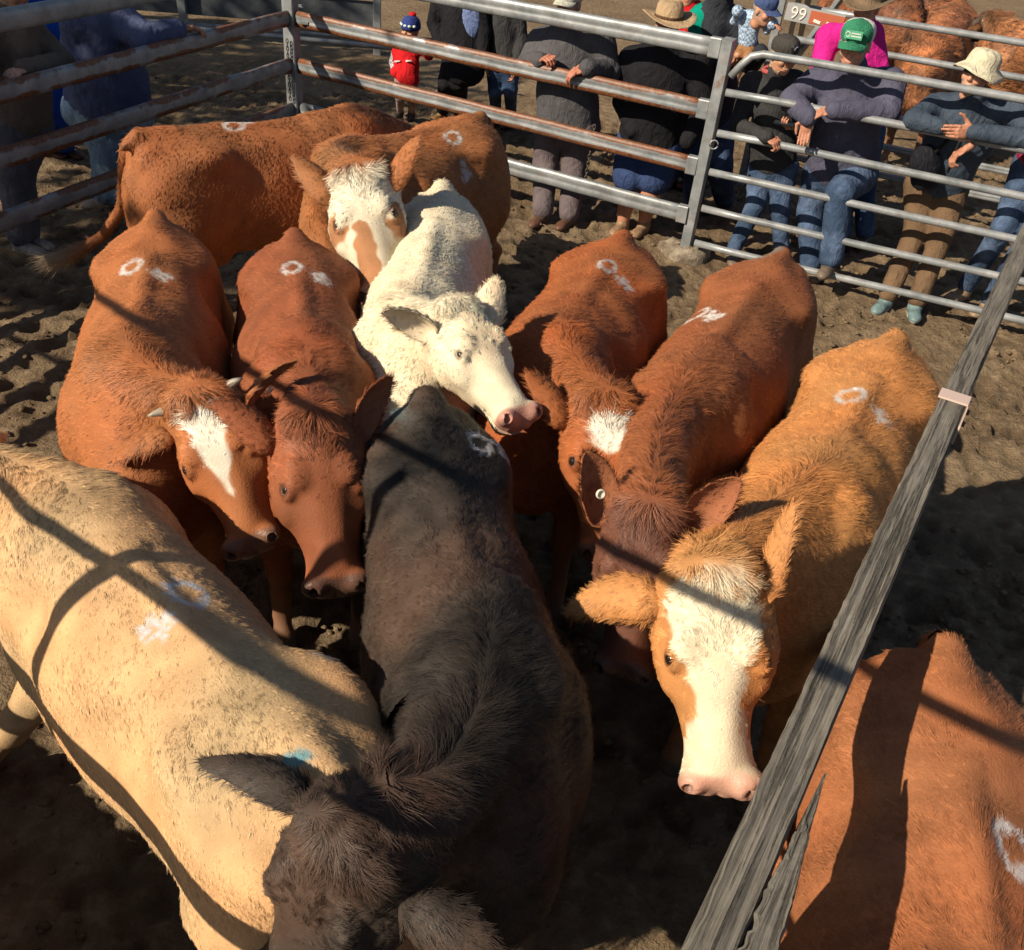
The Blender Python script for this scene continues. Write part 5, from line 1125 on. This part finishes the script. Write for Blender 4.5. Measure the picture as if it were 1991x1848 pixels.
    person('baby in a pale blue checked shirt and blue cap, carried above the fence', J, TOC+A3(1., 0, 0), CHKB, TANC, ((.5, .3, .2), .02, (.4, .25, .15)), None, lambda e, c, M, s: cap(e, c, M, (.055, .085, .20), s), bulk=.90, hs=.78, seed=39, shorts=True, headfwd=TOC+A3(1.2, 0, -.9), h=.009, hands=[(J['wr'], A3(.3, -.4, 0), DN, 1, dict(s=.5))], topname='shirt', botname='shorts', wr=.003)
    J = dict(pel=G3(90, 500, 1.2), neck=G3(130, 40, 1.1), head=G3(150, -60, 1.1), sl=G3(80, 90, 1.1), sr=G3(180, 80, 1.15), el=G3(60, 250, 1.1), er=G3(190, 250, 1.2), wl=G3(90, 330, 1.), wr=G3(150, 340, 1.), kl=G3(60, 700, 1.2), al=G3(50, 950, 1.2), kr=G3(130, 700, 1.2), ar=G3(130, 950, 1.2))
    person('person in a bright red top mostly hidden behind the brown brimmed hat', J, TOC, REDC, DJEANS, BOOT_BR, None, seed=41)
    # ---- man in the tan stockman hat
    J = dict(pel=M2(1690, 770, .38), neck=M2(1770, 245, .30), head=M2(1790, 140, .28), sl=M2(1590, 335, .36), sr=M2(1960, 345, .36), el=M2(1545, 560, .34), er=M2(1990, 600, .36), wl=M2(1600, 720, .22), wr=M2(1900, 780, .22), kl=M2(1580, 1000, .28), al=M2(1545, 1215, .32), kr=M2(1710, 1010, .30), ar=M2(1660, 1225, .34))
    person('man in a wide tan stockman hat, black jacket, blue shorts and boots', J, TOC, BLACKC, SHORTS, ((.26, .17, .10), .09, (.12, .09, .07)), ONL, brim_hat((.42, .30, .18), .195, .12, (.12, .07, .04), .03), skin=SKD, bulk=1.10, seed=45, shorts=True, headfwd=TOC+A3(.6, 0, -.3), botname='shorts')
    # ---- man in the grey jacket with both hands on the rail
    J = dict(pel=M2(1235, 680, .34), neck=M2(1240, 130, .26), head=M2(1245, 20, .22), sl=M2(1085, 235, .30), sr=M2(1420, 215, .30), el=M2(1020, 350, .24), er=M2(1470, 400, .26), wl=M2(1085, 335, .02), wr=M2(1345, 375, -.01), kl=M2(1115, 905, .32), al=M2(1100, 1170, .32), kr=M2(1275, 915, .32), ar=M2(1245, 1185, .34))
    def ex(e, J_, M):
        V, F, R = sweep_bar(J_['neck']-M[2]*.05+M[1]*.10, J_['neck']-M[2]*.16+M[1]*.135, SQ, .05, .004, n=1, up=M[1]); mesh_obj('shirt_front', V, F, cloth('white_shirt', (.7, .72, .74)), e)
        V, F, R = sweep_bar(J_['neck']-M[2]*.16+M[1]*.138, J_['pel']+M[1]*.125, SQ, .010, .004, n=4, up=M[1]); mesh_obj('zip', V, F, BLACKC, e)
    person('man in a grey zip jacket gripping the fence rail with both bare hands', J, TOC, GREYJ, PLUM, BOOT_BR, ONL, lambda e, c, M, s: cap(e, c, M, (.5, .5, .42), s), bulk=1.1, seed=51, headfwd=TOC+A3(0, 0, -.3), extra=ex,
           hands=[(J['wl'], M2(1125, 300, -.03)-J['wl']+A3(0, 0, -.02), DN+A3(0, .5, 0), 1, dict(curl=(.9, .9, .9, .9), s=1.05)), (J['wr'], M2(1265, 400, -.05)-J['wr'], DN+A3(0, .3, 0), -1, dict(curl=(.5, .5, .5, .5), s=1.1))], handcol=A3(.42, .17, .11))
    # ---- boy in the dark hooded jacket
    J = dict(pel=M2(880, 350, 1.15), neck=M2(885, 20, 1.1), head=M2(890, -60, 1.1), sl=M2(810, 70, 1.15), sr=M2(965, 70, 1.15), el=M2(785, 210, 1.15), er=M2(985, 220, 1.15), wl=M2(790, 340, 1.1), wr=M2(945, 370, 1.0), kl=M2(835, 500, 1.15), al=M2(840, 640, 1.15), kr=M2(920, 500, 1.15), ar=M2(925, 650, 1.15))
    def ex(e, J_, M): V, F, R = sweep_bar(J_['pel']-M[0]*.13+M[1]*.04+M[2]*.05, J_['pel']+M[0]*.13+M[1]*.04+M[2]*.03, SQ, .20, .025, n=1); mesh_obj('shirt_hem', V, F, cloth('white_shirt', (.7, .72, .74)), e)
    person('boy in a dark hooded zip jacket and blue jeans beyond the fence', J, TOC, CHARC, DJEANS, BOOT_BR, None, bulk=.98, seed=57, hs=.92, extra=ex, hands=[(J['wl'], DN, A3(1, 0, 0), 1, dict(s=.8)), (J['wr'], DN, A3(-1, 0, 0), -1, dict(s=.8))], botname='jeans')
    # ---- adult in the black coat
    J = dict(pel=M2(660, 330, 1.0), neck=M2(640, -60, 1.0), head=M2(650, -160, 1.), sl=M2(530, 20, 1.0), sr=M2(745, 20, 1.0), el=M2(500, 130, 1.0), er=M2(775, 170, 1.0), wl=M2(540, 260, .9), wr=M2(770, 300, .95), kl=M2(570, 450, 1.0), al=M2(545, 610, 1.0), kr=M2(640, 450, 1.0), ar=M2(640, 620, 1.0))
    def ex(e, J_, M):
        c = M2(690, 110, .88); g = Grid(c-.25, c+.25, .012); g.ell(c+GN*.04, A3(.085, .035, .17), .02); limb_mesh('blue_shirt', e, g, cloth('soft_blue_shirt', (.16, .22, .42)), .003)
    person('adult in a long black coat over a blue shirt standing beside the toddler', J, TOC, BLACKC, BLACKC, ((.38, .22, .09), .10, (.3, .2, .1)), None, bulk=1.12, seed=63, extra=ex, topname='coat', hem=.18)
    # ---- toddler
    J = dict(pel=M2(345, 440, 1.1), neck=M2(360, 235, 1.1), head=M2(368, 165, 1.08), sl=M2(295, 275, 1.1), sr=M2(415, 270, 1.1), el=M2(275, 345, 1.1), er=M2(470, 310, 1.1), wl=M2(280, 400, 1.05), wr=M2(505, 270, 1.1), kl=M2(310, 535, 1.1), al=M2(310, 610, 1.1), kr=M2(375, 535, 1.1), ar=M2(375, 615, 1.1))
    def ex(e, J_, M):
        wt = cloth('white_print', (.75, .6, .6))
        for q in (-1, 1): V, F, R = sweep_bar(J_['pel']*.45+J_['neck']*.55+M[0]*(q*.06-.03)+M[1]*.085, J_['pel']*.45+J_['neck']*.55+M[0]*(q*.06+.03)+M[1]*.085, SQ, .012, .012, n=1, up=M[2]); mesh_obj('vest_trim', V, F, wt, e)
        g = grid_for([J_['sl'], J_['el'], J_['wl']], .07, .010); g.cone(J_['sl'], J_['el'], .046, .040, .02); g.cone(J_['el'], J_['wl'], .040, .03, .02); limb_mesh('checked_sleeve', e, g, cloth('black_white_check', (.6, .6, .62), pat='check'), .002)
    person('toddler in a red vest, checked sleeves and a bobble beanie', J, TOC, REDC, cloth('beige_trousers', (.34, .25, .23)), ((.1, .08, .07), .03, (.1, .1, .1)), None, knit_hat, bulk=1.05, hs=.84, seed=69, h=.010, extra=ex, topname='vest', wr=.003)
    # ---- left side: navy fleece with an arm along the rail
    J = dict(pel=L1(600, 590, .55), neck=L1(560, -40, .45), head=L1(570, -150, .4), sl=L1(440, 110, .55), sr=L1(670, 120, .35), el=L1(420, 330, .70), er=L1(800, 215, .12), wl=L1(480, 470, .75), wr=L1(975, 165, .05), kl=L1(590, 800, .55), al=L1(590, 1075, .55), kr=L1(680, 800, .60), ar=L1(690, 1080, .62))
    FL = nz(A3(.94, -.34, 0))
    person('stocky person in a navy fleece and pale jeans with one hand out along the rail', J, FL, NAVYF, LJEANS, ((.42, .33, .24), .04, (.5, .42, .3)), None, bulk=1.22, seed=75, wr=.007, hands=[(J['wr'], L1(1075, 150, .0)-J['wr'], DN+A3(.2, 0, 0), 1, dict(curl=(.25, .35, .45, .5), s=1.3))], topname='fleece', botname='jeans', footd={'l': nz(A3(-.8, -.6, 0)), 'r': nz(A3(.8, -.6, 0))})
    J = dict(pel=L1(90, 660, .45), neck=L1(90, 60, .40), head=L1(60, -60, .35), sl=L1(-30, 170, .5), sr=L1(190, 200, .45), el=L1(-120, 330, .4), er=L1(345, 350, .25), wl=L1(-60, 420, .1), wr=L1(130, 385, .12), kl=L1(60, 960, .42), al=L1(110, 1320, .20), kr=L1(110, 960, .5), ar=L1(160, 1290, .4))
    def ex(e, J_, M):
        c = J_['pel']+M[2]*.05; g = Grid(c-.25, c+.25, .012); g.ell(c+M[1]*.07-M[0]*.05, A3(.11, .09, .11), .03, M=M); limb_mesh('pink_shirt', e, g, cloth('dusty_pink', (.42, .26, .23)), .003)
    person('man in a worn brown jacket leaning on the left fence with folded arms', J, FL, BROWNJ, GREYT, ((.28, .26, .24), .05, (.3, .28, .25)), None, bulk=1.12, seed=81, extra=ex, wr=.007, hands=[(J['wr'], L1(20, 420, .05)-J['wr'], DN, -1, dict(curl=(.6, .6, .6, .6), s=1.1))], handcol=A3(.6, .33, .23))
    J = dict(pel=L1(300, 560, 1.3), neck=L1(130, -60, 1.3), head=L1(100, -140, 1.3), sl=L1(10, 20, 1.3), sr=L1(260, 60, 1.3), el=L1(-30, 200, 1.3), er=L1(300, 300, 1.3), wl=L1(0, 350, 1.3), wr=L1(330, 470, 1.2), kl=L1(260, 720, 1.3), al=L1(250, 800, 1.3), kr=L1(340, 720, 1.3), ar=L1(350, 800, 1.3))
    person('person in royal blue partly hidden behind the brown jacket at the left edge', J, FL, ROYAL, ROYAL, BOOT_BR, None, bulk=1.05, seed=87)
    rod = new_mat('red_plastic', (.55, .09, .09), .45)
    for (a, b, lab) in (((345, 40, .9), (408, 770, .85), 'thin red stock cane held upright between the brown jacket and the navy fleece'), ((745, 360, .75), (812, 705, .70), 'thin red stock cane leaning beside the hip of the navy fleece')):
        A_, B_ = L1(*a), L1(*b); e = empty('stock_cane', (B_[0], B_[1], 0)); tag(e, lab, 'cane'); V, F, R = tube_path([A_, (A_+B_)/2, B_], .012, 8); mesh_obj('shaft', V, F, rod, e); V, F, R = tube_path([B_, B_+(B_-A_)*.03], .008, 8); mesh_obj('tip', V, F, BLACKC, e)
onlookers()
# ------------------------------------------------------------------ the herd
import os
FAST_TEST = False
KW = dict(nofur=FAST_TEST)
def herd():
    cow('red_cow', at(300, 415, 1.22), at(255, 690, 1.25), at(376, 768, 1.30), at(482, 1066, 1.02), ORANGE,
        'orange red cow with a white blaze and horn buds, muzzle over the cream back', facefn=face_blaze, seed=11, horn=True,
        nums=[('0', 255, 513), ('x', 312, 530)], curly=.22, mane=1.6, roll=.35, nctl=at(270, 800, 1.12), nose=(.20, .11, .07), ear_tag=True, ears={-1: (-.05, .95, -.1), 1: (-.50, .9, -.25, .9, .4, -.1, .8)}, **KW)
    cow('red_cow', at(572, 450, 1.22), at(600, 690, 1.25), at(612, 805, 1.33), at(660, 1150, 1.0), (.275, .088, .036),
        'plain dark red cow with a curly poll, head lowered beside the charcoal back', seed=23, nums=[('0', 568, 520), ('x', 622, 535)], curly=.25, longpoll=1.3, nose=(.13, .07, .05), ears={-1: (-.6, .6, .1), 1: (-.8, .55, .15, .1, .6, .5)}, **KW)
    cow('cream_cow', at(862, 358, 1.27), at(800, 610, 1.27), at(895, 588, 1.44), at(1032, 795, 1.27), (.80, .68, .48),
        'cream white cow with a woolly back and pink nose, chin over the charcoal rump', seed=31, bodyfn=body_c, curly=.5, dens=1.2, nctl=at(770, 700, 1.1), nose=(.50, .26, .20), hint=(.30, -.25, 1), mane=.3, wid=.94, longpoll=.5, ears={-1: (-.55, .85, .3, 'in', (0, -1.1, -.2), .95), 1: (-.75, .5, .3, 'out', (0, 0, 0))}, **KW)
    cow('red_cow', at(935, 222, 1.25), at(690, 285, 1.27), at(690, 325, 1.45), at(735, 562, 1.12), (.36, .145, .055),
        'red cow with a curly cream face and tan eye patches, behind the white cow', seed=43, facefn=face_b, curly=.5, nctl=at(600, 330, 1.2), nums=[('0', 880, 256), ('x', 910, 272)], longpoll=1.5, nose=(.40, .20, .13), ears={-1: (-.85, .45, .3), 1: (-.7, .6, .3)}, k=1.08, wid=1.08, **KW)
    cow('red_cow', at(268, 258, 1.24), at(690, 218, 1.24), at(860, 262, 1.0), at(930, 330, .6), (.35, .125, .045),
        'rearmost red cow side on with its long tail hanging, head hidden', seed=53, curly=.25, nums=[('0', 455, 247), ('x', 480, 240)],
        tail=[at(285, 262, 1.22), at(250, 285, 1.14), at(240, 400, .75), at(200, 460, .50), at(150, 490, .38), at(110, 505, .30)], tailcol=(.5, .38, .24), tailw=1.5, k=1.04, **KW)
    cow('red_cow', at(1215, 455, 1.24), at(1080, 650, 1.24), at(1175, 770, 1.28), at(1186, 1080, .96), (.335, .105, .034),
        'red cow with a white star on its forehead, face tucked behind the brown ear', seed=61, facefn=face_f, curly=.5, nums=[('0', 1180, 520), ('x', 1215, 538)], longpoll=1.2, nose=(.15, .08, .05), ears={-1: (-.75, .6, .35), 1: (-.2, .9, 0)}, nctl=at(1090, 760, 1.1), paint=(.42, .44, .45), wid=1.1, **KW)
    cow('red_cow', at(1520, 487, 1.24), at(1345, 730, 1.24), at(1262, 985, 1.38), at(1202, 1325, 1.04), (.30, .104, .040),
        'red cow with a bright 40 on its rump and a dark curly head', seed=71, bodyfn=body_g, facefn=lambda c, f, a, b: mixc(c, f['wh']*.9, (.115, .048, .031)), curly=.45, nums=[('0', 1362, 580), ('4', 1388, 604)], longpoll=1.1, nose=(.07, .045, .035), ears={-1: (-.85, .35, .55, 'in', (0, .5, 0)), 1: (-.85, .50, .45, 'in', (0, .3, 0))}, earl=1.15, earw=1.15, ear_tag=True, eartag_side=-1, paint=(.72, .70, .66), **KW)
    cow('orange_cow', at(1745, 652, 1.28), at(1580, 950, 1.28), at(1392, 1108, 1.38), at(1402, 1558, 1.02), (.53, .235, .080),
        'golden orange cow with a broad cream face and pink nose beside the timber rail', seed=83, facefn=face_h, curly=.4, dens=1.15, nums=[('0', 1655, 770), ('x', 1712, 800)], nctl=at(1480, 1100, 1.2), nose=(.62, .34, .25), furlen=1.2, longpoll=.9, ears={-1: (.10, .95, -.30, 'out', (.25, .0, 0)), 1: (-.92, .28, .10, .6, .4, -.5, .65)}, earl=1.12, earw=1.0, h=.011, **KW)
    cow('charcoal_cow', at(832, 768, 1.29), at(960, 1290, 1.31), at(655, 1648, 1.34), at(470, 2010, .86), BLACK,
        'charcoal brown cow with a shaggy dark neck walking towards the viewer', seed=97, bodyfn=body_i, curly=.4, dens=1.2, nums=[('0', 932, 840), ('4', 985, 832)], nctl=at(860, 1640, 1.2), nose=(.04, .03, .03), mane=1.1, furlen=1.2, hint=(.0, -.3, 1), paint=(.55, .55, .55), ears={1: (.0, .95, -.05, .5, 0, -.8), -1: (.30, .9, .15, 'out', (.9, 0, 0), .8)}, h=.011, wid=.87, earl=1.1, earw=.85, **KW)
    cow('tan_cow', at(662, 1525, 1.24), at(140, 965, 1.22), at(-400, 880, 1.02), at(-560, 900, .6), TAN,
        'pale tan cow seen from behind at the left with blue paint by its tail', seed=103, bodyfn=body_j, curly=.18, dens=1.2, nums=[('0', 362, 1145), ('x', 305, 1205)], furlen=.8, h=.011, paint=(.60, .64, .68), mane=.8, legs={('f', 1): (.24, .22)}, wid=.95, **KW)
    cow('red_cow', at(1850, 1250, 1.29), at(1985, 2260, 1.29), at(2100, 2700, 1.2), at(2150, 3000, .8), (.38, .142, .058),
        'red cow in the next pen beyond the timber rail, head out of the picture', seed=113, curly=.22, dens=1.15, nums=[('0', 1978, 1640)], h=.011, paint=(.72, .70, .68), **KW)
herd()
# ------------------------------------------------------------------ cattle in the yard behind the onlookers
def far_cattle():
    kw = dict(nofur=FAST_TEST, dens=1.2, hq_face=False, h=.014, furlen=2.4, curly=.7, bodyfn=lambda c, f, a_, b: mixc(c*(1+.25*a_+.2*b)[:, None], sstep(.2, 1.4, -b)*.5, (.10, .05, .03)), group='cattle in the yard behind the onlookers')
    a = aton_g
    def place(nm, t, w, p, z, col, lab, **k):
        cow(nm, t, w, p, z, col, lab, **{**kw, **k})
    T = at(1960, -30, 1.25); place('brown_cow', at(1830, 30, 1.25)+A3(.6, 1.2, 0), at(1830, 60, 1.25), at(1790, 70, 1.2), at(1770, 130, .85), (.26, .105, .045), 'shaggy brown cow standing behind the pipe fence between the two capped men', seed=201)
    place('brown_cow', at(2120, 60, 1.25), at(1975, 45, 1.28), at(1925, 25, 1.32), at(1870, 55, 1.1), (.30, .13, .055), 'brown cow with a dark grey face behind the cream bucket hat', seed=211, facefn=lambda c, f, a_, b: mixc(c, f['wh']*.85, (.12, .095, .075)))
    place('brown_cow', at(1640, -60, 1.25), at(1760, -20, 1.25), at(1800, -10, 1.15), at(1850, 0, .9), (.22, .085, .04), 'dark brown cow behind the magenta jumper', seed=221)
far_cattle()
